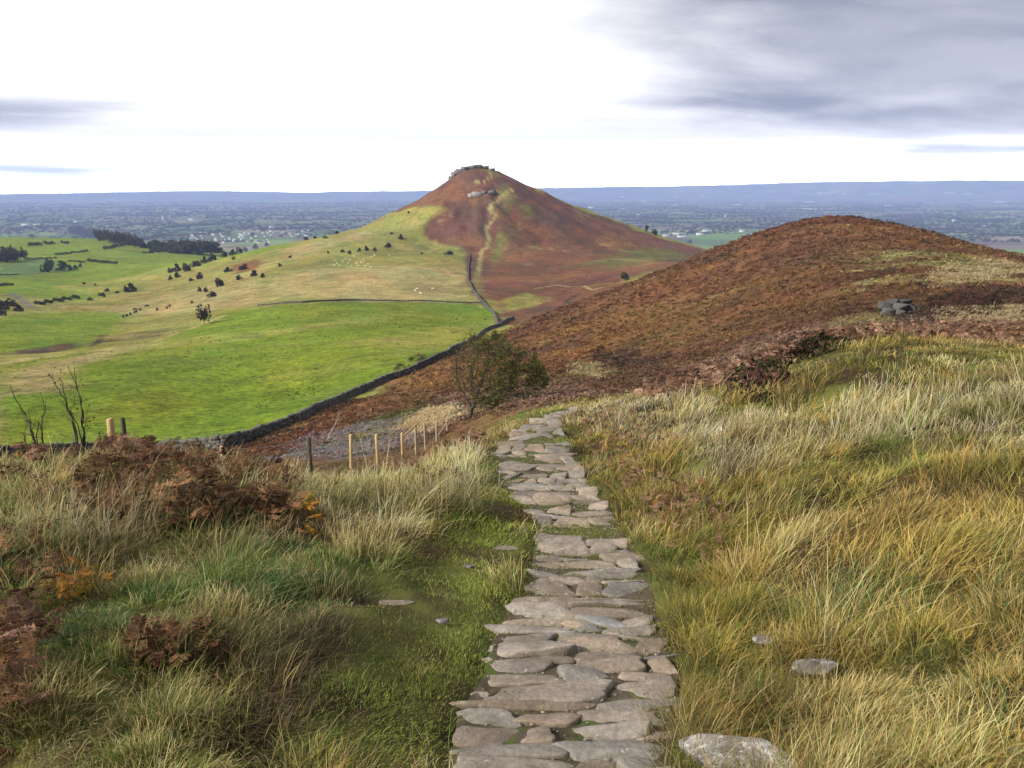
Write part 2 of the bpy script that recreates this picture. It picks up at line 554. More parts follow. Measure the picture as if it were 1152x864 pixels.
HILL = [
    ('red', gpoly([(525, 184), (560, 192), (600, 212), (700, 252), (800, 284), (760, 300), (690, 318), (556, 318), (545, 335), (538, 330),
                   (522, 310), (527, 285), (500, 275), (476, 262), (480, 248), (498, 236), (440, 241), (480, 212), (510, 190)], 400), 'redbr', 4, 8, 18),
    ('lobe', gpoly([(476, 262), (482, 246), (510, 238), (540, 250), (530, 284), (500, 274)], 400), 'redbr', 4, 7, 14),
    ('dk', gpoly([(556, 262), (600, 250), (680, 262), (740, 280), (700, 300), (640, 318), (556, 318), (548, 300)], 400), 'brown', 12, 16, 26),
    ('gr1', gpoly([(558, 214), (572, 206), (582, 222), (576, 238), (562, 240)], 500), 'olive', 6, 6, 12),
    ('gr2', gpoly([(584, 232), (600, 230), (604, 246), (590, 246)], 500), 'olive', 6, 5, 12),
    ('grTop', gpoly([(512, 190), (524, 184), (545, 184), (560, 196), (552, 200), (540, 190), (520, 194)], 500), 'olive', 3, 5, 8),
    ('gap', gpoly([(560, 262), (574, 262), (566, 285), (556, 300), (550, 290)], 500), 'olive', 5, 5, 12),
    ('skirt', gpoly([(660, 296), (720, 276), (780, 286), (760, 294), (700, 304)], 400), 'olive', 18, 30, 20),
    ('skirt2', gpoly([(500, 236), (440, 243), (380, 262), (420, 270), (476, 262), (484, 246)], 500), 'pasture', 6, 5, 22),
]
TRACKS = [
    ([(541, 346), (536, 330), (538, 305), (541, 285), (551, 268), (546, 256), (558, 243), (550, 236), (562, 222), (576, 214)], 350, 1.9, 'tan'),
    ([(536, 204), (545, 206), (552, 196), (548, 188)], 500, 1.1, 'tan'),
    ([(534, 330), (527, 300), (528, 285), (534, 272), (541, 262), (545, 250)], 350, 1.6, 'heath'),
    ([(545, 345), (541, 330), (538, 305)], 350, 2.0, 'olive'),
    ([(600, 325), (625, 321), (655, 322), (668, 326), (700, 318)], 300, 1.1, 'tan'),
    ([(652, 330), (640, 338), (632, 348)], 300, 1.5, 'dark'),
    ([(14, 330), (28, 340), (36, 346)], 400, 2.2, 'grey'),
    ([(300, 342), (400, 340), (545, 342)], 320, 1.2, 'heath'),
    ([(104, 389), (112, 381), (118, 377)], 250, 1.6, 'soil'),
    ([(-40, 415), (110, 394), (200, 374), (252, 355)], 200, 2.0, 'tan'),
]
MIDZ = [
    # middle slope between the stream, the wall and the brown hill
    ('b0', gpoly([(420, 512), (520, 480), (640, 455), (700, 448), (830, 440), (840, 425), (930, 392), (1152, 385), (1300, 380), (1300, 280), (1152, 285),
                  (930, 240), (800, 280), (650, 330), (575, 365), (540, 385), (455, 425), (330, 478), (262, 502), (262, 520)], 18, 230), 'brown', 3, 5, 12),
    ('orange', gpoly([(430, 432), (470, 414), (520, 400), (560, 410), (540, 436), (480, 440)], 60, 230), 'rust', 3, 5, 8),
    ('orB', gpoly([(590, 380), (700, 345), (800, 330), (860, 350), (800, 380), (700, 402), (620, 400)], 60, 230), 'rust', 10, 16, 12),
    ('br2', gpoly([(440, 470), (520, 440), (600, 430), (640, 430), (640, 455), (520, 478), (470, 486)], 25, 150), 'pink', 3, 4, 8),
    ('shale', gpoly([(300, 520), (330, 502), (400, 478), (450, 466), (466, 474), (440, 496), (380, 515)], 22, 130), 'grey', 3, 7, 5),
    ('mossy', gpoly([(400, 485), (450, 455), (500, 450), (470, 478), (430, 492)], 22, 100), 'olive', 2, 5, 4),
    ('strawf', gpoly([(450, 482), (480, 460), (510, 455), (508, 478), (470, 486)], 22, 70), 'straw', 1.5, 2, 3),
    ('str2', gpoly([(645, 412), (676, 410), (684, 420), (670, 425), (645, 418)], 50, 140), 'olive', 3, 6, 5),
    ('hth', gpoly([(650, 405), (700, 388), (740, 400), (700, 420), (660, 415)], 50, 160), 'heath', 6, 8, 8),
    ('pink', gpoly([(690, 440), (760, 415), (840, 385), (930, 362), (1152, 360), (1300, 360), (1300, 392), (1152, 392), (930, 392), (840, 425), (830, 440)], 16, 75), 'pink', 2, 4, 7),
    ('tanR', gpoly([(1030, 312), (1060, 298), (1130, 292), (1160, 300), (1120, 318), (1050, 326)], 60, 230), 'tan', 9, 16, 7),
    ('hthR', gpoly([(1040, 345), (1080, 335), (1160, 322), (1200, 330), (1200, 362), (1060, 362)], 40, 130), 'heath', 6, 7, 9),
]


def ground_colour(X, Y):
    r = np.hypot(X, Y)
    n = X.size
    base = np.empty((n, 3)); base[:] = C['pasture']
    def put(c, m):
        c = np.array(C[c]) if isinstance(c, str) else np.array(c)
        base[:] = base * (1 - m[:, None]) + c[None] * m[:, None]
    mid = (r > 60) & (r < 2300)
    ol = .5 * (np.array(C['olive']) + np.array(C['brown'])); base[r < 60] = ol
    idx = np.where(mid)[0]
    def put_i(c, pts, soft, jit, js, seed, idx, rmin=0, rmax=1e9):
        P = np.array(pts); lo = P.min(0) - soft - abs(jit) * 1.5; hi = P.max(0) + soft + abs(jit) * 1.5
        k = idx[(X[idx] > lo[0]) & (X[idx] < hi[0]) & (Y[idx] > lo[1]) & (Y[idx] < hi[1])]
        if len(k) == 0: return
        m = poly_mask(X[k], Y[k], pts, soft, jit, js, seed)
        c = np.array(C[c]); base[k] = base[k] * (1 - m[:, None]) + c[None] * m[:, None]
    for i, (nm, pts, c, soft, jit, js) in enumerate(ZONES + HILL):
        put_i(c, pts, soft, jit, js, i * 3, idx)
    for i, (pp, rmin, w, c) in enumerate(TRACKS):
        pts = [tuple(G(a, b, rmin)[:2]) for a, b in pp]
        P = np.array(pts); lo = P.min(0) - 12; hi = P.max(0) + 12
        k = idx[(X[idx] > lo[0]) & (X[idx] < hi[0]) & (Y[idx] > lo[1]) & (Y[idx] < hi[1])]
        m = line_mask(X[k], Y[k], pts, w, 1.6, 7, i) * 0.9
        base[k] = base[k] * (1 - m[:, None]) + np.array(C[c])[None] * m[:, None]
    idx = np.where((r > 9) & (r < 320))[0]
    for i, (nm, pts, c, soft, jit, js) in enumerate(MIDZ):
        put_i(c, pts, soft, jit, js, 200 + i * 3, idx)
    # near ground: dark soil and moss under the grasses
    f = 1 - sst(12, 20, r)
    near = np.array(C['soil'])[None] + (np.array((.10, .115, .032)) - np.array(C['soil']))[None] * sst(-.3, .4, fbm(X / .6, Y / .6, 3, 61))[:, None]
    base[:] = base * (1 - f[:, None]) + near * f[:, None]
    # the bracken slopes are a patchwork of ages: heather, fresh rust, faded grass
    k = np.where((r > 25) & (r < 1500) & (base[:, 0] > 1.35 * base[:, 1]))[0]
    sc_ = np.where(r[k] > 300, 1.0, .35)
    p1 = fbm(X[k] / (34 * sc_), Y[k] / (60 * sc_), 5, 401, .6); p2 = fbm(X[k] / (21 * sc_) + 9, Y[k] / (40 * sc_), 5, 405, .6); p3 = fbm(X[k] / (50 * sc_) - 5, Y[k] / (50 * sc_), 4, 409, .6)
    for p_, cc, lo, hi, am in ((p1, 'heath', .22, .5, .55), (p2, 'olive', .34, .6, .30), (p3, 'rust', .05, .4, .6), (-p2, 'tan', .38, .6, .35)):
        m = (sst(lo, hi, p_) * am)[:, None]; base[k] = base[k] * (1 - m) + np.array(C[cc])[None] * m
    # grazed land: paler contour streaks
    k = np.where((r > 95) & (r < 1500) & (base[:, 0] <= 1.35 * base[:, 1]))[0]
    q = fbm(X[k] / 42 + Y[k] / 90, Y[k] / 15 - X[k] / 70, 4, 415, .6); q2 = fbm(X[k] / 16, Y[k] / 9, 4, 419, .6); q3 = fbm(X[k] / 60, Y[k] / 30, 4, 423, .6)
    isg = 1 - .72 * sst(1.12, 1.3, base[k, 1] / base[k, 0])
    for p_, cc, lo, hi, am in ((q, 'tan', .10, .5, .42), (q2, 'olive', .15, .5, .45), (q3, 'lime', .1, .5, .3)):
        m = (sst(lo, hi, p_) * am * isg)[:, None]; base[k] = base[k] * (1 - m) + np.array(C[cc])[None] * m
    # natural mottling
    fm = (r > 10) & (r < 2600)
    k = np.where(fm)[0]
    m1 = fbm(X[k] / 45, Y[k] / 45, 4, 71); m2 = fbm(X[k] / 7, Y[k] / 7, 4, 75)
    m3 = fbm(X[k] / 14 + Y[k] / 60, Y[k] / 40, 3, 77)
    var = np.clip(1 + 0.28 * m1 + 0.30 * m2, 0.45, 1.7)
    base[k] *= var[:, None]
    base[k, 0] *= (1 + 0.22 * m3)
    # the plain: its patchwork is mixed in by the material
    return base


def build_ground():
    az = np.radians(np.concatenate([np.linspace(-180, -62, 60)[:-1], np.linspace(-62, -38, 61)[:-1], np.linspace(-38, 38, 620)[:-1],
                                    np.linspace(38, 62, 61)[:-1], np.linspace(62, 180, 60)]))
    rr = np.concatenate([[0.35], np.exp(np.linspace(math.log(0.8), math.log(2700), 1050)), np.exp(np.linspace(math.log(2760), math.log(21500), 130))])
    A, R = np.meshgrid(az, rr, indexing='ij')
    X = R * np.sin(A); Y = R * np.cos(A)
    Zz = terrain_z(X.ravel(), Y.ravel())
    gcol = ground_colour(X.ravel(), Y.ravel())
    V = np.stack([X.ravel(), Y.ravel(), Zz], 1)
    na, nr = A.shape
    i = np.arange(na - 1)[:, None] * nr + np.arange(nr - 1)[None]
    F = np.stack([i, i + nr, i + nr + 1, i + 1], -1).reshape(-1, 4)[:, ::-1]
    # closing cap under the viewer
    m, nt, b = new_mat('ground')
    N = nt.nodes.new; L = nt.links.new
    at = N('ShaderNodeVertexColor'); at.layer_name = 'Col'
    geo = N('ShaderNodeNewGeometry')
    ln = N('ShaderNodeVectorMath'); ln.operation = 'LENGTH'; L(geo.outputs['Position'], ln.inputs[0])
    def mr(v, a, bb, c=0.0, d=1.0):
        n = N('ShaderNodeMapRange'); n.interpolation_type = 'SMOOTHSTEP'; L(v, n.inputs[0])
        for q, k in enumerate((a, bb, c, d)): n.inputs[q + 1].default_value = k
        return n.outputs[0]
    def noise(scale, det=5, rough=.6, vec=None):
        n = N('ShaderNodeTexNoise'); n.inputs['Scale'].default_value = scale; n.inputs['Detail'].default_value = det
        n.inputs['Roughness'].default_value = rough
        L(vec or geo.outputs['Position'], n.inputs[0]); return n
    def mixc(f, a, c, mode='MIX'):
        n = N('ShaderNodeMix'); n.data_type = 'RGBA'; n.blend_type = mode
        if isinstance(f, float): n.inputs[0].default_value = f
        else: L(f, n.inputs[0])
        for s, v in ((6, a), (7, c)):
            if isinstance(v, tuple): n.inputs[s].default_value = (*v, 1)
            else: L(v, n.inputs[s])
        return n.outputs[2]
    # fine grain on hills (tufts, bracken)
    g1 = noise(0.9, 6, .75); g2 = noise(0.23, 4, .7); g3 = noise(9.0, 6, .7)
    col = mixc(1.0, at.outputs[0], mixc(mr(g1.outputs[0], .3, .7), (.55, .55, .55), (1.5, 1.42, 1.35)), 'MULTIPLY')
    col = mixc(1.0, col, mixc(mr(g2.outputs[0], .3, .7), (.78, .80, .82), (1.22, 1.18, 1.1)), 'MULTIPLY')
    # patchwork of the plain
    sc = N('ShaderNodeMapping'); sc.inputs['Scale'].default_value = (1 / 380, 1 / 300, 0); sc.inputs['Rotation'].default_value = (0, 0, .35)
    L(geo.outputs['Position'], sc.inputs[0])
    vo = N('ShaderNodeTexVoronoi'); vo.inputs['Scale'].default_value = 1; vo.distance = 'CHEBYCHEV'; L(sc.outputs[0], vo.inputs[0])
    sp = N('ShaderNodeSeparateColor'); L(vo.outputs['Color'], sp.inputs[0])
    cr = N('ShaderNodeValToRGB'); cr.color_ramp.interpolation = 'CONSTANT'
    els = [(0, (.13, .22, .04)), (.2, (.19, .27, .06)), (.36, (.13, .10, .07)), (.5, (.07, .11, .035)), (.62, (.24, .20, .12)),
           (.74, (.09, .15, .04)), (.86, (.17, .135, .10))]
    e = cr.color_ramp.elements
    e[0].position, e[0].color = 0, (*els[0][1], 1); e[1].position, e[1].color = els[1][0], (*els[1][1], 1)
    for p_, c_ in els[2:]:
        q = e.new(p_); q.color = (*c_, 1)
    L(sp.outputs[0], cr.inputs[0])
    big = noise(0.0005, 4, .6)
    wood = noise(0.0022, 5, .65)
    pc = mixc(mr(wood.outputs[0], .55, .63), cr.outputs[0], (.045, .055, .03))
    town = noise(0.0011, 5, .7)
    pc = mixc(mr(town.outputs[0], .56, .66, 0, .75), pc, (.17, .15, .14))
    pc = mixc(mr(big.outputs[0], .35, .65, 0, .45), pc, (.06, .07, .04))
    pf = mr(ln.outputs['Value'], 2150, 2600)
    col = mixc(pf, col, pc)
    L(col, b.inputs['Base Color'])
    b.inputs['Roughness'].default_value = 1.0
    b.inputs['Specular IOR Level'].default_value = 0.05
    bp = N('ShaderNodeBump'); bp.inputs['Distance'].default_value = 0.9; bp.inputs['Strength'].default_value = 0.9
    L(g1.outputs[0], bp.inputs['Height'])
    bp3 = N('ShaderNodeBump'); bp3.inputs['Distance'].default_value = 0.03; bp3.inputs['Strength'].default_value = 0.8
    L(g3.outputs[0], bp3.inputs['Height'])
    # the coarse tuft bump belongs to the hills, the fine one to the ground at the feet
    mxn = N('ShaderNodeMix'); mxn.data_type = 'VECTOR'
    L(mr(ln.outputs['Value'], 12, 30), mxn.inputs[0]); L(bp3.outputs[0], mxn.inputs[4]); L(bp.outputs[0], mxn.inputs[5])
    L(mxn.outputs[1], b.inputs['Normal'])
    o = mesh_obj('ground', V, F.ravel(), np.full(len(F), 4), m, cols=gcol, smooth=True)
    tag(o, 'open moorland, fields and distant plain', None, None, 'structure')
    return o


ground = build_ground()


# ------------------------------------------------------------------ stone footpath
def stone_mesh(cell, zc, seed, depth=0.14):
    """a worn slab filling a quadrilateral cell (corners in order), rounded corners, slightly domed top"""
    r_ = np.random.default_rng(seed)
    n = 22
    th = np.linspace(0, 2 * math.pi, n, endpoint=False) + r_.uniform(0, .3)
    e = r_.uniform(4.5, 9)
    cu, su = np.cos(th), np.sin(th)
    k = (np.abs(cu) ** e + np.abs(su) ** e) ** (-1 / e)
    u0, v0 = cu * k, su * k
    ph = r_.uniform(0, 6.28, 4)
    wob = 1 + .05 * np.sin(2 * th + ph[0]) + .055 * np.sin(3 * th + ph[1]) + .035 * np.sin(5 * th + ph[2]) + .02 * np.sin(9 * th + ph[3])
    rings = [(1.02, -depth), (1.015, -.035), (1.0, -.010), (.975, -.003), (.93, 0.0), (.62, .002), (.3, .003)]
    A, B, Cc, D = [np.array(c) for c in cell]
    verts = []
    tx, ty = r_.normal(0, .014, 2)
    for s, z in rings:
        u = u0 * wob * s; v = v0 * wob * s
        P = ((1 - u)[:, None] * (1 - v)[:, None] * A + (1 + u)[:, None] * (1 - v)[:, None] * B +
             (1 + u)[:, None] * (1 + v)[:, None] * Cc + (1 - u)[:, None] * (1 + v)[:, None] * D) / 4
        bump = .007 * fbm(P[:, 0] * 6, P[:, 1] * 6, 3, seed) + .004 * fbm(P[:, 0] * 25, P[:, 1] * 25, 2, seed + 3) if z > -.03 else 0
        verts.append(np.stack([P[:, 0], P[:, 1], z + bump + tx * u + ty * v + 0 * u], 1))
    cen = (A + B + Cc + D) / 4
    V = np.concatenate(verts + [np.array([[cen[0], cen[1], .006]])])
    F, T = [], []
    for a in range(len(rings) - 1):
        for i in range(n):
            j = (i + 1) % n
            F += [a * n + i, a * n + j, (a + 1) * n + j, (a + 1) * n + i]; T.append(4)
    a = len(rings) - 1
    for i in range(n):
        F += [a * n + i, a * n + (i + 1) % n, len(V) - 1]; T.append(3)
    # follow the slope of the path
    zz = np.array([zc(x, y) for x, y in V[:, :2]])
    V[:, 2] += zz
    return V, F, T


def lichen_stone(name, c1, c2, c3, lich, amount=(.56, .64)):
    m, nt, b = new_mat(name)
    N = nt.nodes.new; L = nt.links.new
    geo = N('ShaderNodeNewGeometry'); at = N('ShaderNodeVertexColor'); at.layer_name = 'Col'
    def noise(s, d=8, r=.65):
        n = N('ShaderNodeTexNoise'); n.inputs['Scale'].default_value = s; n.inputs['Detail'].default_value = d
        n.inputs['Roughness'].default_value = r; L(geo.outputs['Position'], n.inputs[0]); return n.outputs[0]
    def ramp(v, a, ca, b_, cb):
        r = N('ShaderNodeValToRGB'); r.color_ramp.elements[0].position = a; r.color_ramp.elements[1].position = b_
        r.color_ramp.elements[0].color = (*ca, 1); r.color_ramp.elements[1].color = (*cb, 1); L(v, r.inputs[0]); return r.outputs[0]
    def mix(f, a, c, mode='MIX'):
        n = N('ShaderNodeMix'); n.data_type = 'RGBA'; n.blend_type = mode
        if isinstance(f, float): n.inputs[0].default_value = f
        else: L(f, n.inputs[0])
        for s, v in ((6, a), (7, c)):
            if isinstance(v, tuple): n.inputs[s].default_value = (*v, 1)
            else: L(v, n.inputs[s])
        return n.outputs[2]
    base = ramp(noise(5), .35, c1, .66, c2)
    base = mix(ramp(noise(2.3, 6, .7), .5, (0, 0, 0), .64, (.8, .8, .8)), base, c3)
    sp = noise(38, 6, .8)
    base = mix(1.0, base, ramp(sp, .3, (.62, .60, .6), .7, (1.3, 1.3, 1.28)), 'MULTIPLY')
    base = mix(ramp(noise(17, 5, .7), amount[0], (0, 0, 0), amount[1], (1, 1, 1)), base, lich)
    base = mix(1.0, base, at.outputs[0], 'MULTIPLY')
    L(base, b.inputs['Base Color'])
    b.inputs['Roughness'].default_value = .82; b.inputs['Specular IOR Level'].default_value = .3
    bp = N('ShaderNodeBump'); bp.inputs['Strength'].default_value = .75; bp.inputs['Distance'].default_value = .012
    L(noise(26, 9, .72), bp.inputs['Height'])
    bp2 = N('ShaderNodeBump'); bp2.inputs['Strength'].default_value = .6; bp2.inputs['Distance'].default_value = .03
    L(noise(6, 5, .6), bp2.inputs['Height']); L(bp.outputs[0], bp2.inputs['Normal'])
    L(bp2.outputs[0], b.inputs['Normal'])
    return m


M_SLAB = lichen_stone('paving_stone', (.175, .145, .115), (.34, .29, .235), (.20, .165, .13), (.48, .46, .42), (.62, .72))
M_BOULDER = lichen_stone('lichen_boulder', (.20, .18, .16), (.36, .34, .32), (.15, .13, .11), (.60, .61, .59), (.53, .62))
M_CRAG = lichen_stone('crag', (.16, .15, .14), (.33, .31, .29), (.11, .11, .09), (.5, .49, .46), (.52, .6))


def build_path():
    # gritty earth bed
    ys = np.arange(-1.5, PATH_END + 4.5, 0.09); us = np.linspace(-1.05, 1.05, 25)
    Yg, Ug = np.meshgrid(ys, us, indexing='ij')
    wv = path_w(Yg) * (1 + .10 * fbm(Yg * 2 + np.sign(Ug) * 40, Yg * 0, 3, 12))
    Xg = path_c(Yg) + Ug * wv
    Zg = terrain_z(Xg, Yg) + 0.012 + .012 * fbm(Xg * 9, Yg * 9, 3, 14) - .03 * (np.abs(Ug) > .98)
    V = np.stack([Xg.ravel(), Yg.ravel(), Zg.ravel()], 1)
    nu = len(us); i = np.arange(len(ys) - 1)[:, None] * nu + np.arange(nu - 1)[None]
    F = np.stack([i, i + 1, i + nu + 1, i + nu], -1).reshape(-1, 4)
    dirt = noise_mat('path_earth', (.045, .035, .022), (.11, .085, .055), 9, .95, .8, c3=(.07, .10, .02), c3scale=3.2, dist=.02)
    path = mesh_obj('path', V, F.ravel(), np.full(len(F), 4), dirt, smooth=True)
    tag(path, 'worn stone pitched footpath running downhill', None, None, 'structure')
    rs = np.random.default_rng(11)
    def rowline(k, x):
        dpt = min(1.0, (rows[min(k + 1, len(rows) - 1)] - rows[max(k - 1, 0)]) / .42)
        return dpt * (.04 * math.sin(x * 3.1 + k * 1.7) * .6 + .018 * math.sin(x * 7.3 + k * 2.9) + .11 * slope_k[k] * x)
    y = 1.55
    rows = [y]
    while y < PATH_END + 1.6:
        y += rs.choice([rs.uniform(.10, .15), rs.uniform(.15, .22)], p=[.5, .5]) * (.44 + .155 * y)
        rows.append(y)
    slope_k = [rs.normal(0, .8) for _ in rows]
    sm = [0] * len(rows)
    for k in range(len(rows)):
        sm[k] = np.mean(slope_k[max(0, k - 3):k + 4]) * 1.5
    slope_k[:] = sm
    gaps = [(598, 606), (494, 498)]
    gy = []
    for a, b in gaps:
        gy.append((G(640, b, 1)[1], G(640, a, 1)[1]))
    stones = []
    sid = 0
    for k in range(len(rows) - 1):
        y0, y1 = rows[k], rows[k + 1]
        ym = (y0 + y1) / 2
        if any(a - .05 < ym < b + .12 for a, b in gy):
            continue
        c, w = float(path_c(ym)), float(path_w(ym))
        xs = [-w * rs.uniform(.90, 1.08)]
        while xs[-1] < w * .9:
            step = rs.choice([rs.uniform(.14, .26), rs.uniform(.28, .48), rs.uniform(.45, .75)], p=[.34, .46, .20])
            xs.append(xs[-1] + step)
        xs[-1] = min(xs[-1], w * rs.uniform(.95, 1.12))
        if xs[-1] - xs[-2] < .12: xs.pop(-2)
        step_z = rs.uniform(0, .022)
        for a, b in zip(xs[:-1], xs[1:]):
            if rs.random() < .012 or b - a < .08: continue
            g = rs.uniform(.002, .009)
            sk = rs.normal(0, .05)
            a_, b_ = a + g, b - g
            r0 = lambda x: y0 + rowline(k, x) + g
            r1 = lambda x: y1 + rowline(k + 1, x) - g
            if min(r1(a_) - r0(a_), r1(b_) - r0(b_)) < .38 * (y1 - y0):
                continue
            cell = [(c + a_ - sk, r0(a_)), (c + b_ - sk, r0(b_)), (c + b_ + sk, r1(b_)), (c + a_ + sk, r1(a_))]
            cell = [(p[0] + rs.normal(0, .014), p[1] + rs.normal(0, .010)) for p in cell]
            lift = .020 + step_z * .5 + rs.uniform(-.010, .010)
            cy = (y0 + y1) / 2
            # every slab lies a little flatter than the hill, so each row makes a small step
            cx_ = c + (a + b) / 2
            zc0 = float(terrain_z(cx_, cy))
            fl = rs.uniform(.0, .09)
            zc = lambda x, yy, zc0=zc0, cy=cy, lift=lift, fl=fl: zc0 + lift - fl * (yy - cy)
            V, Fv, T = stone_mesh(cell, zc, 1000 + sid)
            sid += 1
            tint = rs.uniform(.74, 1.22)
            warm = rs.normal(0, .05)
            colr = np.array([tint * (1 + warm), tint, tint * (1 - warm * 1.2)])
            stones.append(((b - a) * (y1 - y0) / (cx_ ** 2 + cy ** 2), V, Fv, T, colr))
    stones.sort(key=lambda s: -s[0])
    for s in stones[:100]:
        o = mesh_obj('paving_stone', s[1], s[2], s[3], M_SLAB, path, np.tile(s[4], (len(s[1]), 1)), smooth=True)
    VV, FF, TT, CC = [], [], [], []
    off = 0
    for s in stones[100:]:
        VV.append(s[1]); FF.append(np.array(s[2]) + off); TT += s[3]; CC.append(np.tile(s[4], (len(s[1]), 1))); off += len(s[1])
    if VV:
        o = mesh_obj('paving_stones', np.concatenate(VV), np.concatenate(FF), TT, M_SLAB, path, np.concatenate(CC), smooth=True)
        tag(o, None, None, None, 'stuff')
    # small grit lying in the joints
    n = 1500
    gyv = rs.uniform(1.6, 9, n) ** 1.0; gx = path_c(gyv) + rs.uniform(-1, 1, n) * path_w(gyv)
    gz = terrain_z(gx, gyv) + .018
    sc = rs.uniform(.004, .014, n)
    V0 = np.array([[1, 0, 0], [-.5, .8, 0], [-.6, -.7, 0], [0.1, 0, .8]])
    Vg = V0[None] * sc[:, None, None] * rs.uniform(.7, 1.3, (n, 4, 1)) + np.stack([gx, gyv, gz], 1)[:, None]
    Fg = (np.array([[0, 1, 3], [1, 2, 3], [2, 0, 3]])[None] + (np.arange(n) * 4)[:, None, None]).reshape(-1)
    tintg = rs.uniform(.5, 1.5, (n, 1, 1)) * np.ones((1, 4, 3))
    o = mesh_obj('grit', Vg.reshape(-1, 3), Fg, np.full(n * 3, 3), M_SLAB, path, tintg.reshape(-1, 3))
    tag(o, None, None, None, 'stuff')
    return path


build_path()


# ------------------------------------------------------------------ rocks
def rock_verts(sx, sy, sz, seed, rough=.10, cuts=7, sub=3):
    """angular block: an icosphere planed by random cuts, then weathered"""
    bm = bmesh.new(); bmesh.ops.create_icosphere(bm, subdivisions=sub, radius=1)
    P = np.array([v.co[:] for v in bm.verts]); F = np.array([[v.index for v in f.verts] for f in bm.faces]); bm.free()
    r_ = np.random.default_rng(seed)
    for ci in range(cuts + 6):
        nrm = r_.normal(0, 1, 3) if ci else np.array([.06, -.12, 1.0]); nrm /= np.linalg.norm(nrm); d = r_.uniform(.5, .8) if ci else .42
        s = P @ nrm
        P -= np.maximum(s - d, 0)[:, None] * nrm
    nz = fbm(P[:, 0] * 1.7 + seed, P[:, 1] * 1.7 + P[:, 2], 3, seed) * rough + fbm(P[:, 2] * 5 + seed, P[:, 0] * 5 + P[:, 1] * 3, 2, seed + 4) * rough * .35
    P *= (1 + nz)[:, None]
    return P * np.array([sx, sy, sz]), F


def rock(name, loc, dims, seed, mat, parent=None, rot=0.0, cuts=7, sub=3, tint=1.0, rough=.10, smooth=True):
    P, F = rock_verts(*dims, seed, rough, cuts, sub)
    o = mesh_obj(name, P, F.ravel(), np.full(len(F), 3), mat, parent, np.full((len(P), 3), tint), smooth=smooth)
    o.location = loc; o.rotation_euler = (0, 0, rot)
    return o


def ground_rock(px, py, wpx, hpx, seed, label, dimy=.7, sink=.35, name='boulder', tint=1.0, group=None, mat=None, cuts=7, rmin=1.0, zoff=0):
    p = G(px, py, rmin)
    dep = p.y * CP - p.z * SP
    w = wpx / 904 * dep / 2; h = hpx / 904 * dep
    h = min(h, w * .95)
    o = rock(name, (p.x, p.y + w * dimy * .3, p.z + h * (.12 - sink * .5) + zoff), (w * 1.08, w * dimy, h * .56), seed, mat or M_BOULDER, rot=(seed * .7) % .8 - .4, tint=tint, sub=4, cuts=cuts)
    tag(o, label, 'rock', group)
    return o


ground_rock(846, 872, 150, 112, 23, 'big pale lichen covered boulder beside the path at the lower right', dimy=.62, sink=.16, cuts=11)
ground_rock(920, 768, 52, 26, 6, 'grey flat rock half buried in tussocks above the pale boulder', dimy=.6, sink=.1, tint=.62, zoff=.06)
ground_rock(856, 735, 26, 18, 7, 'small bluish grey rock in green grass right of the path', dimy=.7, sink=.1, tint=.6, zoff=.06)
ground_rock(1146, 862, 30, 20, 8, 'grey stone in grass at the lower right corner', dimy=.7, tint=.65, zoff=.05)
ground_rock(498, 706, 15, 16, 9, 'small bluish grey pointed stone in the grass left of the path', dimy=.7, sink=.05, tint=.45, zoff=.03)
ground_rock(528, 640, 13, 9, 10, 'small pale stone on the turf beside a little dark tuft', dimy=.7, sink=.1, tint=.55, zoff=.01)
ground_rock(447, 680, 44, 12, 12, 'flat pale stone showing through the turf of the left verge', dimy=.5, sink=.5, mat=M_SLAB, tint=.8, zoff=.0)
ground_rock(572, 618, 40, 10, 13, 'flat buff stone lying in green turf beside the path', dimy=.5, sink=.5, mat=M_SLAB, tint=.8, zoff=.0)
ground_rock(541, 787, 24, 17, 14, 'grey cobble sitting at the left edge of the paving', dimy=.8, sink=.1, mat=M_SLAB, tint=1.1)
ground_rock(530, 830, 30, 22, 15, 'rounded brown cobble at the left foot of the path', dimy=.8, sink=.1, mat=M_SLAB, tint=1.0)
ground_rock(548, 745, 18, 12, 16, 'small buff cobble loose on the left path edge', dimy=.8, sink=.05, mat=M_SLAB, tint=1.2)


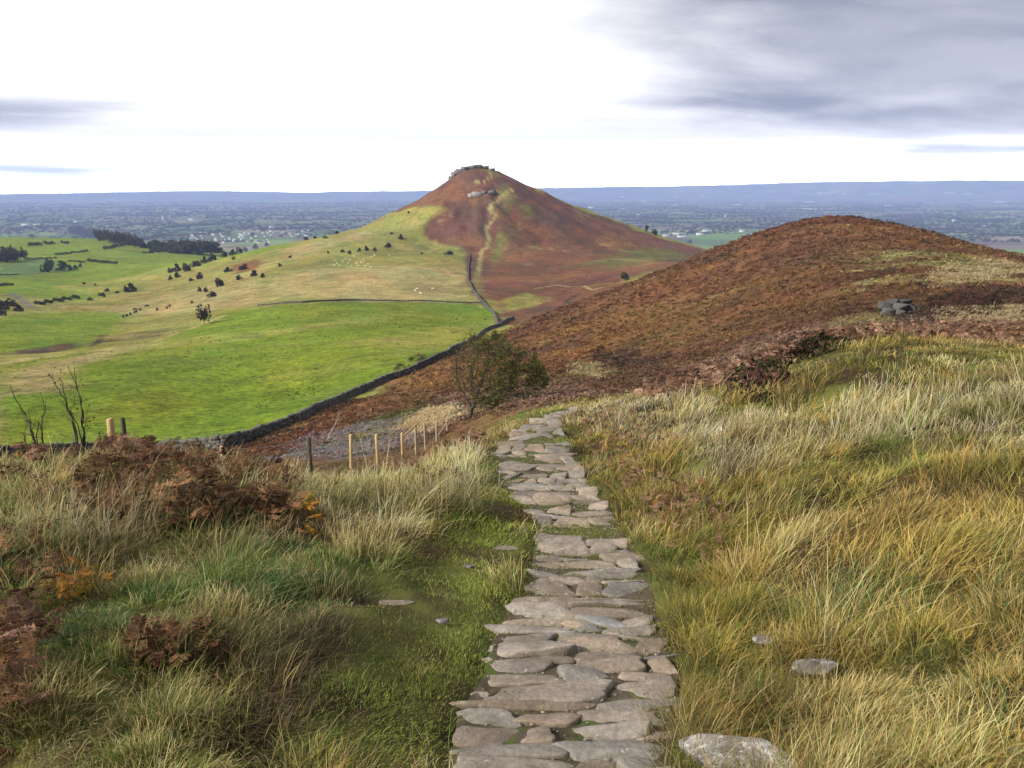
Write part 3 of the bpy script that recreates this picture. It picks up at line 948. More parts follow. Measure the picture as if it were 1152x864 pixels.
def outcrop():
    base = G(1022, 352, 30)
    dep = base.y * CP - base.z * SP
    s = dep / 904
    root = empty('rock_outcrop', base)
    tag(root, 'mossy grey rock outcrop with dark cracks on the brown hill', 'rock outcrop')
    spec = [(1000, 349, 16, 15, 1.0), (1003, 340, 18, 12, 1.1), (1013, 352, 14, 20, .8), (1016, 340, 20, 12, .95), (1026, 355, 12, 18, .9),
            (1029, 343, 14, 14, 1.05), (1023, 333, 16, 9, .7), (1011, 333, 14, 8, .8), (1036, 350, 10, 14, .75), (1020, 362, 12, 9, 1.2), (994, 354, 10, 8, .9)]
    for i, (x, y, w, h, tint) in enumerate(spec):
        dx = (x - 1022) * s; dz = (352 - y) * s
        rock('rock', (dx, rng.uniform(-.2, .35) + dz * .9, dz * .62 - h * s * .12), (w * s * .60, w * s * .6, h * s * .72), 60 + i, M_CRAG, root, cuts=9, sub=3,
             rot=i * .5, tint=tint * rng.uniform(.16, .40), smooth=False)
    # summit crag of the pointed hill and the pale rock face below it
    for nm, lab, specs, r0 in (
        ('summit_crag', 'rocky crag capping the top of the pointed hill', [(512, 195, 8, 8), (517, 192, 9, 8), (523, 189, 10, 7), (530, 187.5, 10, 5), (537, 186.6, 9, 5),
                                                                     (545, 187.5, 8, 4), (552, 190, 9, 4), (508, 199, 6, 6), (558, 193, 6, 4), (520, 193, 7, 4)], 850),
        ('cliff', 'pale grey rock face below the summit of the pointed hill', [(539, 216, 9, 8), (545, 214, 11, 9), (553, 213, 9, 6), (561, 212, 8, 5), (549, 218, 7, 5), (556, 216, 6, 4)], 790)):
        b0 = dirn(specs[2][0], specs[2][1]); b0 = b0 / math.hypot(b0[0], b0[1]) * (r0 - 8)
        if nm == 'cliff':
            b0 = np.array(G(545, 216, 400)[:])
        root = empty(nm, Vector(b0))
        tag(root, lab, 'crag')
        s = b0[1] / 904
        for i, (x, y, w, h) in enumerate(specs):
            dx = (x - specs[2][0]) * s; dz = (specs[2][1] - y) * s
            rock('rock', (dx, rng.uniform(-2, 2), dz + (-.06 if nm == 'summit_crag' else -.2) * h * s), (w * s * .75, w * s * .7, h * s * .75), 90 + i, M_CRAG if nm == 'summit_crag' else M_BOULDER, root,
                 cuts=8, sub=2, rot=i * .9, tint=.72 if nm == 'summit_crag' else (.95 if i < 2 else .45), smooth=False)


outcrop()


# ------------------------------------------------------------------ grasses, bracken, heather
def leaf_mat(name, trans=.35, rough=.6, spec=.25):
    m = bpy.data.materials.new(name); m.use_nodes = True
    nt = m.node_tree; nt.nodes.clear()
    N = nt.nodes.new; L = nt.links.new
    at = N('ShaderNodeVertexColor'); at.layer_name = 'Col'
    b = N('ShaderNodeBsdfPrincipled'); b.inputs['Roughness'].default_value = rough; b.inputs['Specular IOR Level'].default_value = spec
    t = N('ShaderNodeBsdfTranslucent'); mx = N('ShaderNodeMixShader'); mx.inputs[0].default_value = trans
    o = N('ShaderNodeOutputMaterial')
    L(at.outputs[0], b.inputs['Base Color']); L(at.outputs[0], t.inputs[0])
    L(b.outputs[0], mx.inputs[1]); L(t.outputs[0], mx.inputs[2]); L(mx.outputs[0], o.inputs[0])
    return m


M_GRASS = leaf_mat('grass_blades', .30, .65, .2)
M_LEAF = leaf_mat('leaves', .25, .6, .2)
M_BRACK = leaf_mat('bracken_fronds', .25, .75, .1)

SV = np.array([0, .38, .74, 1.0])


def blade_arrays(base, h, da, lean, w, cb, ct, phi):
    n = len(h)
    ux, uy = np.cos(da), np.sin(da)
    V = np.empty((n, 7, 3), np.float32); Cc = np.empty((n, 7, 3), np.float32)
    sx, sy = np.cos(phi), np.sin(phi)
    q = 0
    for k, s in enumerate(SV):
        hor = h * lean * s ** 1.7
        zz = h * (s - .33 * np.minimum(lean, 1.3) * s ** 2)
        cx = base[:, 0] + ux * hor; cy = base[:, 1] + uy * hor; cz = base[:, 2] + zz
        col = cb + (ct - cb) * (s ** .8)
        if k < 3:
            ww = w * (1, .8, .5)[k] / 2
            for sg in (-1, 1):
                V[:, q, 0] = cx + sg * ww * sx; V[:, q, 1] = cy + sg * ww * sy; V[:, q, 2] = cz; Cc[:, q] = col; q += 1
        else:
            V[:, q, 0] = cx; V[:, q, 1] = cy; V[:, q, 2] = cz; Cc[:, q] = col; q += 1
    off = (np.arange(n) * 7)[:, None]
    F = np.concatenate([off + np.array([[0, 1, 3, 2]]), off + np.array([[2, 3, 5, 4]]), off + np.array([[4, 5, 6]])], 1).reshape(-1)
    T = np.tile([4, 4, 3], n)
    return V.reshape(-1, 3), F, T, Cc.reshape(-1, 3)


def A3(c):
    return np.array(c, float)


# kinds of cover near the viewer: height, lean, blades a tuft, tuft spread, base colour, tip colour
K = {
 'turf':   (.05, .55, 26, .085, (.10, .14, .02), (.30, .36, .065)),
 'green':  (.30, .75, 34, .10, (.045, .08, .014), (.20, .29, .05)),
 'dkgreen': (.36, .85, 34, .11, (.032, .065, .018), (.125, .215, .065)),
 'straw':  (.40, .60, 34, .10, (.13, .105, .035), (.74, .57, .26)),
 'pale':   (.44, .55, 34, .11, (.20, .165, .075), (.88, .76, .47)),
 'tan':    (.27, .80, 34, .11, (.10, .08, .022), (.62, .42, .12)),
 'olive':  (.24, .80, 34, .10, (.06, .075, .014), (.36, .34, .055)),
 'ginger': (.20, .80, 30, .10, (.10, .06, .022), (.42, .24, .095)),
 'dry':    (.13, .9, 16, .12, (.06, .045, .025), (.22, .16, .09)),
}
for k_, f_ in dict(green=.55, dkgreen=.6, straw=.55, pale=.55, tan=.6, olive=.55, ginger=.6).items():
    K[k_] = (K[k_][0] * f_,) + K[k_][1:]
NZ = [  # measured zones of the near ground: polygon, mixture of kinds
 ([(0, 864), (0, 600), (60, 560), (340, 540), (560, 520), (600, 600), (520, 864)], dict(green=.28, dkgreen=.06, straw=.38, pale=.08, tan=.20)),
 ([(-200, 864), (-200, 500), (0, 500), (0, 864)], dict(green=.3, dkgreen=.2, straw=.3, tan=.2)),
 ([(-100, 530), (-100, 492), (540, 492), (540, 520), (440, 540), (200, 535)], dict(straw=.30, pale=.2, ginger=.50)),
 ([(20, 600), (60, 550), (130, 560), (180, 610), (150, 660), (60, 640)], dict(pale=.55, straw=.3, green=.15)),
 ([(250, 560), (340, 525), (460, 530), (560, 540), (560, 590), (480, 600), (400, 640), (330, 610)], dict(straw=.42, pale=.26, tan=.17, green=.15)),
 ([(80, 690), (200, 630), (290, 660), (260, 710), (140, 730)], dict(dkgreen=.42, green=.26, pale=.20, straw=.12)),
 ([(250, 660), (260, 590), (330, 600), (400, 640), (380, 690), (300, 700)], dict(dkgreen=.40, green=.34, straw=.26)),
 ([(320, 640), (440, 600), (500, 640), (430, 680), (380, 700)], dict(green=.7, straw=.25, tan=.05)),
 ([(20, 864), (60, 760), (150, 740), (230, 800), (200, 864)], dict(straw=.5, pale=.1, green=.35, tan=.05)),
 ([(300, 864), (350, 800), (480, 740), (510, 800), (500, 864)], dict(straw=.34, green=.50, pale=.06, olive=.1)),
 ([(370, 640), (420, 560), (460, 570), (440, 610), (400, 660)], dict(straw=.5, pale=.4, green=.1)),
 # left verge
 ([(500, 864), (535, 770), (548, 700), (600, 650), (604, 598), (572, 560), (548, 530), (545, 500), (580, 475), (640, 456), (600, 460), (545, 474), (515, 500), (538, 530),
   (520, 560), (490, 600), (480, 650), (440, 680), (470, 720), (455, 760), (490, 800), (480, 864)], dict(turf=.74, green=.18, olive=.08)),
 ([(480, 600), (540, 560), (590, 590), (600, 650), (560, 690), (500, 670), (470, 640)], dict(turf=.93, olive=.07)),
 ([(240, 900), (270, 800), (340, 740), (380, 680), (440, 640), (520, 640), (560, 690), (545, 760), (520, 800), (500, 864), (480, 900)], dict(turf=.76, green=.06, olive=.09, straw=.05, dry=.04)),
 ([(190, 920), (230, 830), (330, 745), (360, 705), (400, 700), (385, 730), (330, 790), (310, 850), (300, 920)], dict(dry=.5, turf=.10)),
 # right bank
 ([(740, 864), (760, 750), (700, 600), (620, 480), (690, 450), (840, 440), (930, 395), (1400, 385), (1400, 900)], dict(tan=.42, olive=.34, straw=.16, green=.08)),
 ([(620, 475), (700, 450), (760, 450), (830, 462), (900, 480), (900, 545), (820, 545), (760, 500), (690, 485)], dict(pale=.42, straw=.38, tan=.20)),
 ([(640, 480), (700, 500), (780, 540), (830, 600), (800, 640), (740, 620), (700, 560), (650, 520)], dict(ginger=.34, olive=.38, tan=.22, green=.06)),
 ([(840, 465), (930, 402), (1180, 400), (1200, 430), (1000, 430), (900, 470)], dict(olive=.62, green=.14, straw=.18, tan=.06)),
 ([(900, 500), (960, 440), (1100, 430), (1300, 430), (1300, 500), (1050, 520)], dict(pale=.25, straw=.32, olive=.28, green=.15)),
 ([(880, 530), (960, 505), (1060, 510), (1060, 530), (950, 545)], dict(olive=.6, green=.3, tan=.1)),
 ([(870, 600), (1000, 570), (1180, 560), (1180, 600), (1000, 625), (900, 650)], dict(tan=.55, straw=.35, ginger=.1)),
 ([(800, 660), (900, 640), (1020, 640), (1010, 680), (880, 700)], dict(green=.42, dkgreen=.22, olive=.22, straw=.14)),
 ([(740, 690), (830, 650), (960, 700), (900, 760), (800, 800), (765, 790)], dict(olive=.50, green=.30, tan=.2)),
 ([(720, 620), (760, 620), (800, 660), (790, 780), (765, 800), (738, 700)], dict(green=.35, olive=.45, turf=.15, tan=.05)),
 ([(900, 770), (1000, 740), (1040, 864), (900, 864)], dict(ginger=.3, tan=.5, straw=.2)),
 ([(1020, 620), (1300, 600), (1300, 864), (1060, 864), (1020, 700)], dict(tan=.38, olive=.34, straw=.20, dkgreen=.08)),
]
NZW = [([tuple(G(x, y, .8, 40)[:2]) for x, y in p], d) for p, d in NZ]
KEYS = list(K)


def in_poly(X, Y, P):
    ins = np.zeros(len(X), bool)
    for (x1, y1), (x2, y2) in zip(P, P[1:] + P[:1]):
        c = (y1 > Y) != (y2 > Y)
        ins ^= c & (X < (x2 - x1) * (Y - y1) / (y2 - y1 + 1e-12) + x1)
    return ins


def near_kinds(X, Y, seed):
    r = np.hypot(X, Y)
    jx = X + .05 * r * fbm(X * 1.1, Y * 1.1, 2, 301); jy = Y + .06 * r * fbm(X * 1.1, Y * 1.1, 2, 302)
    Pm = np.zeros((len(X), len(KEYS)))
    d0 = dict(straw=.35, green=.25, tan=.4)
    for k, v in d0.items(): Pm[:, KEYS.index(k)] = v
    for P, d in NZW:
        m = in_poly(jx, jy, P)
        row = np.zeros(len(KEYS))
        for k, v in d.items(): row[KEYS.index(k)] = v
        Pm[m] = row
    # patches: neighbours tend to be of one kind
    rr = np.random.default_rng(seed)
    out = np.zeros(len(X), int)
    u = .5 + .62 * fbm(X * 1.7 + 31, Y * 1.7, 3, 310) + rr.normal(0, .20, len(X))
    u = np.clip(u, 0.001, .999)
    cs = np.cumsum(Pm, 1)
    tot = cs[:, -1]
    out = (u[:, None] * np.maximum(tot, 1)[:, None] > cs).sum(1)
    none = out >= len(KEYS)
    return out, none


def build_near_grass():
    rs = np.random.default_rng(3)
    n = 22000
    a = np.radians(rs.uniform(-43, 43, n))
    r = np.exp(rs.uniform(math.log(1.25), math.log(26), n))
    X = r * np.sin(a); Y = r * np.cos(a)
    # turf and long grass keep off the paving, only short tufts creep into the joints
    # tussocks: every tuft belongs to the nearest of a jittered lattice of centres and takes its kind, tint and lean from it
    CS = .40
    ci, cj = np.floor(X / CS), np.floor(Y / CS)
    best = np.full(n, 9.0); TX = X.copy(); TY = Y.copy()
    for di in (-1, 0, 1):
        for dj in (-1, 0, 1):
            i2, j2 = ci + di, cj + dj
            hx = (np.sin(i2 * 127.1 + j2 * 311.7) * 43758.5) % 1; hy = (np.sin(i2 * 269.5 + j2 * 183.3) * 43758.5) % 1
            cx_, cy_ = (i2 + .1 + .8 * hx) * CS, (j2 + .1 + .8 * hy) * CS
            d_ = np.hypot(X - cx_, Y - cy_); m_ = d_ < best
            best[m_] = d_[m_]; TX[m_] = cx_[m_]; TY[m_] = cy_[m_]
    hsz = (np.sin(TX * 91.7 + TY * 47.3) * 9173.1) % 1
    htn = (np.sin(TX * 37.9 + TY * 71.1) * 5231.7) % 1
    trel = np.clip(best / (CS * .62), 0, 1.3)
    tout = np.arctan2(Y - TY, X - TX)
    kid, none = near_kinds(TX, TY, 5)
    kid2, none2 = near_kinds(X, Y, 6)
    sel = (rs.random(n) < .22) | none; kid = np.where(sel, kid2, kid); none = kid >= len(KEYS); kid = np.minimum(kid, len(KEYS) - 1)
    dxp = np.abs(X - path_c(Y)) - path_w(Y) - .05
    onpath = (dxp < 0) & (Y < PATH_END + 3)
    strip = np.zeros(n, bool)
    for a0, b0 in ((598, 606), (494, 498)):
        y0, y1 = G(640, b0, 1)[1], G(640, a0, 1)[1]
        strip |= (Y > y0 - .05) & (Y < y1 + .15)
    kid[onpath] = KEYS.index('turf')
    keep = ~none & ~(onpath & ~strip & (rs.random(n) > .55))
    # long grass thins out beside the path edge
    edge = (dxp >= 0) & (dxp < .22)
    lng = np.isin(kid, [KEYS.index(k) for k in ('straw', 'pale', 'dkgreen', 'green', 'tan', 'olive', 'ginger')])
    sw = edge & lng & (rs.random(n) < .55) & (X < path_c(Y)); kid[sw] = KEYS.index('turf')
    for kx, ky, kr in ((845, 862, .20), (920, 768, .15), (856, 735, .08), (447, 680, .09), (572, 618, .12), (498, 704, .04)):
        g = G(kx, ky, 1); keep &= np.hypot(X - g.x, Y - g.y) > kr
    X, Y, r, kid, onp = X[keep], Y[keep], r[keep], kid[keep], onpath[keep]
    hsz, htn, trel, tout = hsz[keep], htn[keep], trel[keep], tout[keep]
    fall = sst(13, 26, r)
    groups = {}
    hh = np.array([K[k][0] for k in KEYS])[kid]; ll = np.array([K[k][1] for k in KEYS])[kid]
    nb = np.array([K[k][2] for k in KEYS])[kid]; sp = np.array([K[k][3] for k in KEYS])[kid]
    cb = np.array([K[k][4] for k in KEYS])[kid]; ct = np.array([K[k][5] for k in KEYS])[kid]
    size = rs.lognormal(-.05, .34, len(X)) * np.clip(1 + .95 * fbm(X * 1.3, Y * 1.3, 3, 320), .5, 1.9)
    tus = kid != KEYS.index('turf')
    size = np.where(tus, size * (1.38 - .78 * trel) * (.6 + .75 * hsz), size)
    size *= (.56 + .30 * sst(2.0, 6.5, r)) * np.where(X < path_c(Y), .88, 1)
    size *= np.where(onp, np.where(strip[keep], .9, .6), 1)
    size *= 1 - .4 * sst(8, 14, r)
    clump = rs.random(len(X)) < .18
    size = np.where(clump & ~onp, size * 1.35, size)
    nb = np.where(onp, (nb * np.where(strip[keep], 2.2, .5)).astype(int), nb)
    nb = np.where(kid == KEYS.index('turf'), (nb * 2.1).astype(int), nb)
    # long grass needs a thick tuft close by, fewer blades far off
    idx = np.repeat(np.arange(len(X)), nb)
    N_ = len(idx)
    wind = .35 + 2.6 * fbm(X * .9, Y * .9, 3, 330); wst = .75 + .5 * fbm(X, Y, 2, 335) + rs.normal(0, .25, len(X))               # direction the tuft has been blown
    g = rs.normal(0, 1, (N_, 2)) * (sp[idx] * (.6 + .05 * r[idx]) * np.sqrt(size[idx]))[:, None]
    bx = X[idx] + g[:, 0]; by = Y[idx] + g[:, 1]
    out = np.arctan2(g[:, 1] + 1.6 * sp[idx] * np.sin(tout[idx]) * trel[idx], g[:, 0] + 1.6 * sp[idx] * np.cos(tout[idx]) * trel[idx])
    wx = np.cos(wind[idx]) * wst[idx] + np.cos(out) * .85 + rs.normal(0, .8, N_)
    wy = np.sin(wind[idx]) * wst[idx] + np.sin(out) * .85 + rs.normal(0, .8, N_)
    da = np.arctan2(wy, wx)
    h = hh[idx] * size[idx] * rs.uniform(.45, 1.15, N_)
    h *= np.where(rs.random(N_) < .03, 1.4, 1)
    lean = np.abs(ll[idx] * rs.uniform(.3, 1.45, N_) * (.55 + .8 * trel[idx]))
    w = np.maximum(rs.uniform(.0014, .0032, N_), r[idx] * .00085)
    w = np.where(kid[idx] == KEYS.index('pale'), w * .85, w)
    tv = np.clip(1 + .26 * rs.normal(0, 1, len(X)) + .55 * fbm(X * 1.9, Y * 1.9, 3, 340), .35, 1.7); hv = rs.normal(0, .07, len(X))
    tv = tv * (.78 + .44 * htn)
    fc = np.clip(tv[idx] * (1 + .2 * rs.normal(0, 1, N_)), .35, 1.8)
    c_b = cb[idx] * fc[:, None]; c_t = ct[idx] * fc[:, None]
    c_t[:, 0] *= 1 + hv[idx]; c_t[:, 2] *= 1 - hv[idx]
    # every tuft holds some dead straw and some living green
    dead = rs.random(N_)
    isg = np.isin(kid[idx], [KEYS.index(k) for k in ('green', 'dkgreen', 'olive')])
    mk = isg & (dead < .20); c_t[mk] = A3((.46, .38, .19)) * fc[mk][:, None]
    mk2 = ~isg & (dead < .16) & (kid[idx] != KEYS.index('turf')); c_t[mk2] = A3((.11, .14, .03)) * fc[mk2][:, None]
    mk3 = (kid[idx] == KEYS.index('turf')) & (dead < .16); c_t[mk3] = A3((.34, .29, .11)) * fc[mk3][:, None]
    # dead thatch lies flat between the living blades, a few stems are broken over
    th_ = tus[idx] & (rs.random(N_) < .24)
    lean = np.where(th_, lean * 2.2 + .5, lean); h = np.where(th_, h * .55, h)
    c_t[th_] = c_t[th_] * .45 + A3((.34, .24, .11)) * (.5 * fc[th_])[:, None]
    z = terrain_z(bx, by) - .012 + np.where(tus, .07 * np.clip(1 - trel, 0, 1), 0)[idx]
    # no blade roots on the open paving
    dd = np.abs(bx - path_c(by)) - path_w(by)
    ok = ~((dd < -.02 - .20 * np.clip(fbm(bx * 2.1, by * 2.1, 3, 350), 0, 1)) & ~onp[idx] & (by < PATH_END + 3))
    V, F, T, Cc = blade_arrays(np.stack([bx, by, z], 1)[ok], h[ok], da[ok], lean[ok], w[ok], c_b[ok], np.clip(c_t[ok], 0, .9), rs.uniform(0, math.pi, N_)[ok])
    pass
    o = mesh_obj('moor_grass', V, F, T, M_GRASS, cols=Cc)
    tag(o, 'long green and straw coloured moor grass beside the stone path', 'grass', None, 'stuff')


build_near_grass()


def frond_template(seed, L=1.0, pairs=9, curl=.5):
    r_ = np.random.default_rng(seed)
    V, F = [], []
    def P(s):
        return np.array([L * s * .75, 0, L * (s * .75 - curl * s * s)])
    for k in range(6):                                # stalk
        s = k / 6; p = P(s); q = P((k + 1) / 6); w = .008 * (1.2 - s)
        b = len(V); V += [p + [0, -w, 0], p + [0, w, 0], q + [0, w, 0], q + [0, -w, 0]]; F += [[b, b + 1, b + 2], [b, b + 2, b + 3]]
    for k in range(pairs):
        s = .28 + .70 * k / (pairs - 1)
        ln = .34 * L * (1 - .82 * (s - .28) / .72) * r_.uniform(.75, 1.15)
        p = P(s)
        for sg in (-1, 1):
            d = np.array([.45 + r_.normal(0, .15), sg * 1.0, r_.normal(-.15, .25)]); d /= np.linalg.norm(d)
            dr = r_.uniform(.1, .6)
            up = np.array([.25, 0, .1 * r_.normal()])
            m = p + d * ln * .5 + np.array([0, 0, -.04 * dr]); e = p + d * ln + np.array([0, 0, -.35 * ln * dr])
            wv = np.array([1, 0, r_.normal(0, .5)]); wv /= np.linalg.norm(wv); wv *= ln * .17
            b = len(V)
            V += [p, m + wv, e, m - wv]; F += [[b, b + 1, b + 2], [b, b + 2, b + 3]]
            # two sub-leaflets break the outline
            for q in (.35, .7):
                c = p + d * ln * q; b = len(V)
                for s2 in (-1, 1):
                    t = c + (wv / np.linalg.norm(wv)) * s2 * ln * .26 + d * ln * .08
                    bb = len(V); V += [c - d * ln * .04, t, c + d * ln * .07]; F += [[bb, bb + 1, bb + 2]]
    return np.array(V), np.array(F)


def clump_template(seed, n=26, size=.16, flat=.8):
    """a dome of small leaf facets"""
    r_ = np.random.default_rng(seed)
    d = r_.normal(0, 1, (n, 3)); d[:, 2] = np.abs(d[:, 2]); d /= np.linalg.norm(d, axis=1)[:, None]
    c = d * r_.uniform(.45, 1, (n, 1)) * [1, 1, flat]
    a = r_.normal(0, 1, (n, 3)); a /= np.linalg.norm(a, axis=1)[:, None]
    b = np.cross(a, r_.normal(0, 1, (n, 3))); b /= np.linalg.norm(b, axis=1)[:, None]
    s = size * r_.uniform(.6, 1.4, (n, 1))
    V = np.stack([c + a * s, c - a * s * .5 + b * s * .6, c - a * s * .5 - b * s * .6], 1).reshape(-1, 3)
    return V, np.arange(n * 3).reshape(-1, 3)


def scatter(name, temps, pos, rz, scale, col, mat, tilt=None, label=None, cat=None, jitter=.25, parent=None, sz=None):
    VV, FF, CC = [], [], []; off = 0
    rs = np.random.default_rng(len(pos))
    which = rs.integers(0, len(temps), len(pos))
    for t, (TV, TF) in enumerate(temps):
        k = np.where(which == t)[0]
        if len(k) == 0: continue
        c, s = np.cos(rz[k]), np.sin(rz[k])
        v = TV[None] * scale[k][:, None, None]
        if sz is not None: v = v * np.array([1, 1, 1])[None, None]; v[:, :, 2] *= sz[k][:, None]
        if tilt is not None:
            ct, st = np.cos(tilt[k])[:, None], np.sin(tilt[k])[:, None]
            vx = v[..., 0] * ct + v[..., 2] * st; vz = -v[..., 0] * st + v[..., 2] * ct
            v = np.stack([vx, v[..., 1], vz], -1)
        x = v[..., 0] * c[:, None] - v[..., 1] * s[:, None] + pos[k, 0][:, None]
        y = v[..., 0] * s[:, None] + v[..., 1] * c[:, None] + pos[k, 1][:, None]
        z = v[..., 2] + pos[k, 2][:, None]
        VV.append(np.stack([x, y, z], -1).reshape(-1, 3))
        nf = len(TF)
        vj = 1 + jitter * rs.normal(0, 1, (len(k), len(TV) // 3 + 1)); vj = np.repeat(vj, 3, 1)[:, :len(TV)]
        CC.append((col[k][:, None, :] * np.clip(vj, .3, 2)[..., None]).reshape(-1, 3))
        FF.append((TF[None] + (np.arange(len(k)) * len(TV))[:, None, None]).reshape(-1) + off)
        off += len(k) * len(TV)
    F = np.concatenate(FF)
    o = mesh_obj(name, np.concatenate(VV), F, np.full(len(F) // 3, 3), mat, parent, np.clip(np.concatenate(CC), 0, .95))
    if cat: tag(o, label, cat, None, 'stuff')
    return o


def build_bracken():
    rs = np.random.default_rng(21)
    temps = [frond_template(s, 1, 9, rs.uniform(.45, .95)) for s in range(8)]
    P, Cc, S = [], [], []
    def add(poly, n, cols, smin, smax, rmin=1.0, rmax=60):
        W = [tuple(G(x, y, rmin, rmax)[:2]) for x, y in poly]
        A = np.array([math.atan2(x, y) for x, y in W]); R = np.array([math.hypot(x, y) for x, y in W])
        got = 0
        a = rs.uniform(A.min(), A.max(), n * 12); r = np.exp(rs.uniform(math.log(R.min()), math.log(R.max()), n * 12))
        X, Y = r * np.sin(a), r * np.cos(a)
        m = in_poly(X + .04 * r * fbm(X, Y, 2, 7), Y + .04 * r * fbm(X, Y, 2, 8), W) & (np.abs(X - path_c(Y)) > path_w(Y) + .25)
        X, Y = X[m][:n], Y[m][:n]
        c = np.array(cols)[rs.integers(0, len(cols), len(X))]
        P.append(np.stack([X, Y, terrain_z(X, Y)], 1)); Cc.append(c * rs.uniform(.6, 1.4, (len(X), 1))); S.append(rs.uniform(smin, smax, len(X)))
    dk = [(.12, .06, .033), (.15, .078, .04), (.08, .042, .025), (.21, .115, .055), (.10, .075, .03)]
    pk = [(.27, .155, .105), (.20, .11, .07), (.34, .21, .14), (.14, .075, .048)]
    og = [(.42, .19, .03), (.34, .15, .03), (.30, .2, .03)]
    add([(100, 610), (120, 540), (170, 520), (260, 530), (330, 556), (330, 590), (240, 610)], 2200, dk, .20, .38)
    add([(-60, 560), (-60, 500), (120, 500), (100, 560)], 300, dk + pk, .2, .45)
    add([(120, 530), (120, 500), (540, 500), (540, 515), (440, 530), (340, 535)], 5200, pk + dk[:2], .18, .36, 4)
    add([(380, 508), (470, 490), (530, 495), (540, 520), (470, 528)], 800, pk + [(.28, .11, .04)], .15, .34, 5)
    add([(-40, 720), (-40, 600), (60, 600), (90, 680), (40, 730)], 150, dk + [(.2, .12, .04)], .12, .26)
    add([(-40, 864), (-20, 720), (40, 730), (50, 800), (20, 864)], 70, dk + pk[:2], .12, .26)
    add([(62, 695), (65, 640), (120, 650), (115, 690)], 26, og, .12, .22)
    add([(128, 765), (140, 735), (240, 735), (250, 765)], 90, dk, .10, .22)
    add([(335, 610), (335, 585), (362, 585), (362, 610)], 12, og, .12, .24)
    add([(20, 530), (15, 500), (60, 505), (40, 540)], 30, og, .15, .3)
    add([(470, 560), (480, 540), (520, 540), (520, 560)], 40, dk, .12, .25)
    # right bank
    add([(640, 500), (640, 470), (700, 460), (760, 520), (800, 600), (740, 600), (690, 560)], 700, pk + [(.3, .17, .06)], .08, .2, 3)
    add([(700, 455), (830, 425), (930, 372), (1200, 368), (1200, 392), (930, 395), (840, 440), (760, 452)], 3600, pk, .22, .48, 8)
    add([(700, 600), (720, 560), (820, 590), (860, 640), (760, 640)], 120, pk, .08, .16, 3)
    P_, C_, S_ = np.concatenate(P), np.concatenate(Cc), np.concatenate(S)
    n = len(P_)
    P_[:, 2] += S_ * rs.uniform(.0, .6, n)
    scatter('bracken', temps, P_, rs.uniform(-math.pi, math.pi, n), S_, C_, M_BRACK, rs.normal(-.3, .4, n),
            'red brown dying bracken fronds along the top of the near bank', 'bracken')
    # slopes beyond: bracken seen as small ragged clumps
    n = 52000
    a = np.radians(rs.uniform(-34, 36, n)); r = np.exp(rs.uniform(math.log(13), math.log(235), n))
    X, Y = r * np.sin(a), r * np.cos(a)
    zz = terrain_z(X, Y)
    keep = np.zeros(n, bool)
    allp = [z for z in MIDZ if z[0] == 'b0'][0][1]
    keep |= in_poly(X, Y, allp)
    dens = np.ones(n)
    for nm, pts, c, soft, jit, js in MIDZ:
        if nm in ('shale', 'str2', 'tanR', 'strawf'): dens[in_poly(X, Y, pts)] = .25
    keep &= rs.random(n) < dens
    keep &= ~((np.abs(X - path_c(Y)) < path_w(Y) + .3) & (Y < PATH_END + 12))
    keep &= r > 13
    X, Y, r, zz = X[keep], Y[keep], r[keep], zz[keep]
    gc = ground_colour(X, Y)
    lum = rs.choice([.55, .8, 1.0, 1.3, 1.65], len(X), p=[.18, .27, .30, .19, .06])
    tint = np.stack([np.ones(len(X)), 1 + rs.normal(0.05, .12, len(X)), 1 + rs.normal(0, .15, len(X))], 1)
    col = gc * lum[:, None] * tint
    pinkmask = (r < 24); col[pinkmask] = np.array(pk)[rs.integers(0, 4, pinkmask.sum())] * lum[pinkmask][:, None] * .9
    sc = (.10 + .0031 * r) * rs.uniform(.5, 1.3, len(X))
    ct = [clump_template(s, 13, .34, .75) for s in range(6)]
    scatter('hill_bracken', ct, np.stack([X, Y, zz - .05], 1), rs.uniform(0, 6.28, len(X)), sc, col, M_BRACK, None,
            'rusty brown bracken covering the rounded hill and the slope beside the field wall', 'bracken', .3)
    # dark heather bushes between the bank and the brown hill
    P, S = [], []
    for poly, nn, rmin in (([(838, 452), (850, 405), (900, 378), (945, 372), (940, 395), (885, 425), (860, 455)], 1700, 8),
                           ([(740, 430), (760, 415), (850, 400), (840, 430), (790, 440)], 300, 12),
                           ([(1035, 352), (1045, 338), (1090, 328), (1130, 335), (1120, 356), (1060, 360)], 420, 30),
                           ([(1030, 315), (1040, 308), (1050, 325), (1040, 335)], 60, 40),
                           ([(440, 415), (470, 400), (500, 405), (470, 420)], 60, 60),
                           ([(655, 400), (680, 390), (730, 395), (700, 412)], 110, 50),
                           ([(265, 502), (330, 478), (400, 447), (410, 455), (330, 486), (280, 505)], 260, 60)):
        W = [tuple(G(x, y, rmin, 240)[:2]) for x, y in poly]
        A = np.array(W); X = rs.uniform(A[:, 0].min(), A[:, 0].max(), nn * 8); Y = rs.uniform(A[:, 1].min(), A[:, 1].max(), nn * 8)
        m = in_poly(X, Y, W); X, Y = X[m][:nn], Y[m][:nn]
        P.append(np.stack([X, Y, terrain_z(X, Y) - .03], 1)); S.append((np.where(np.hypot(X, Y) < 30, .26, .10) + .0035 * np.hypot(X, Y)) * rs.uniform(.7, 1.5, len(X)))
    P, S = np.concatenate(P), np.concatenate(S)
    hc = np.array([(.045, .026, .02), (.07, .035, .03), (.035, .035, .015), (.11, .05, .04)])[rs.integers(0, 4, len(P))]
    ht = [clump_template(40 + s, 70, .13, .9) for s in range(5)]
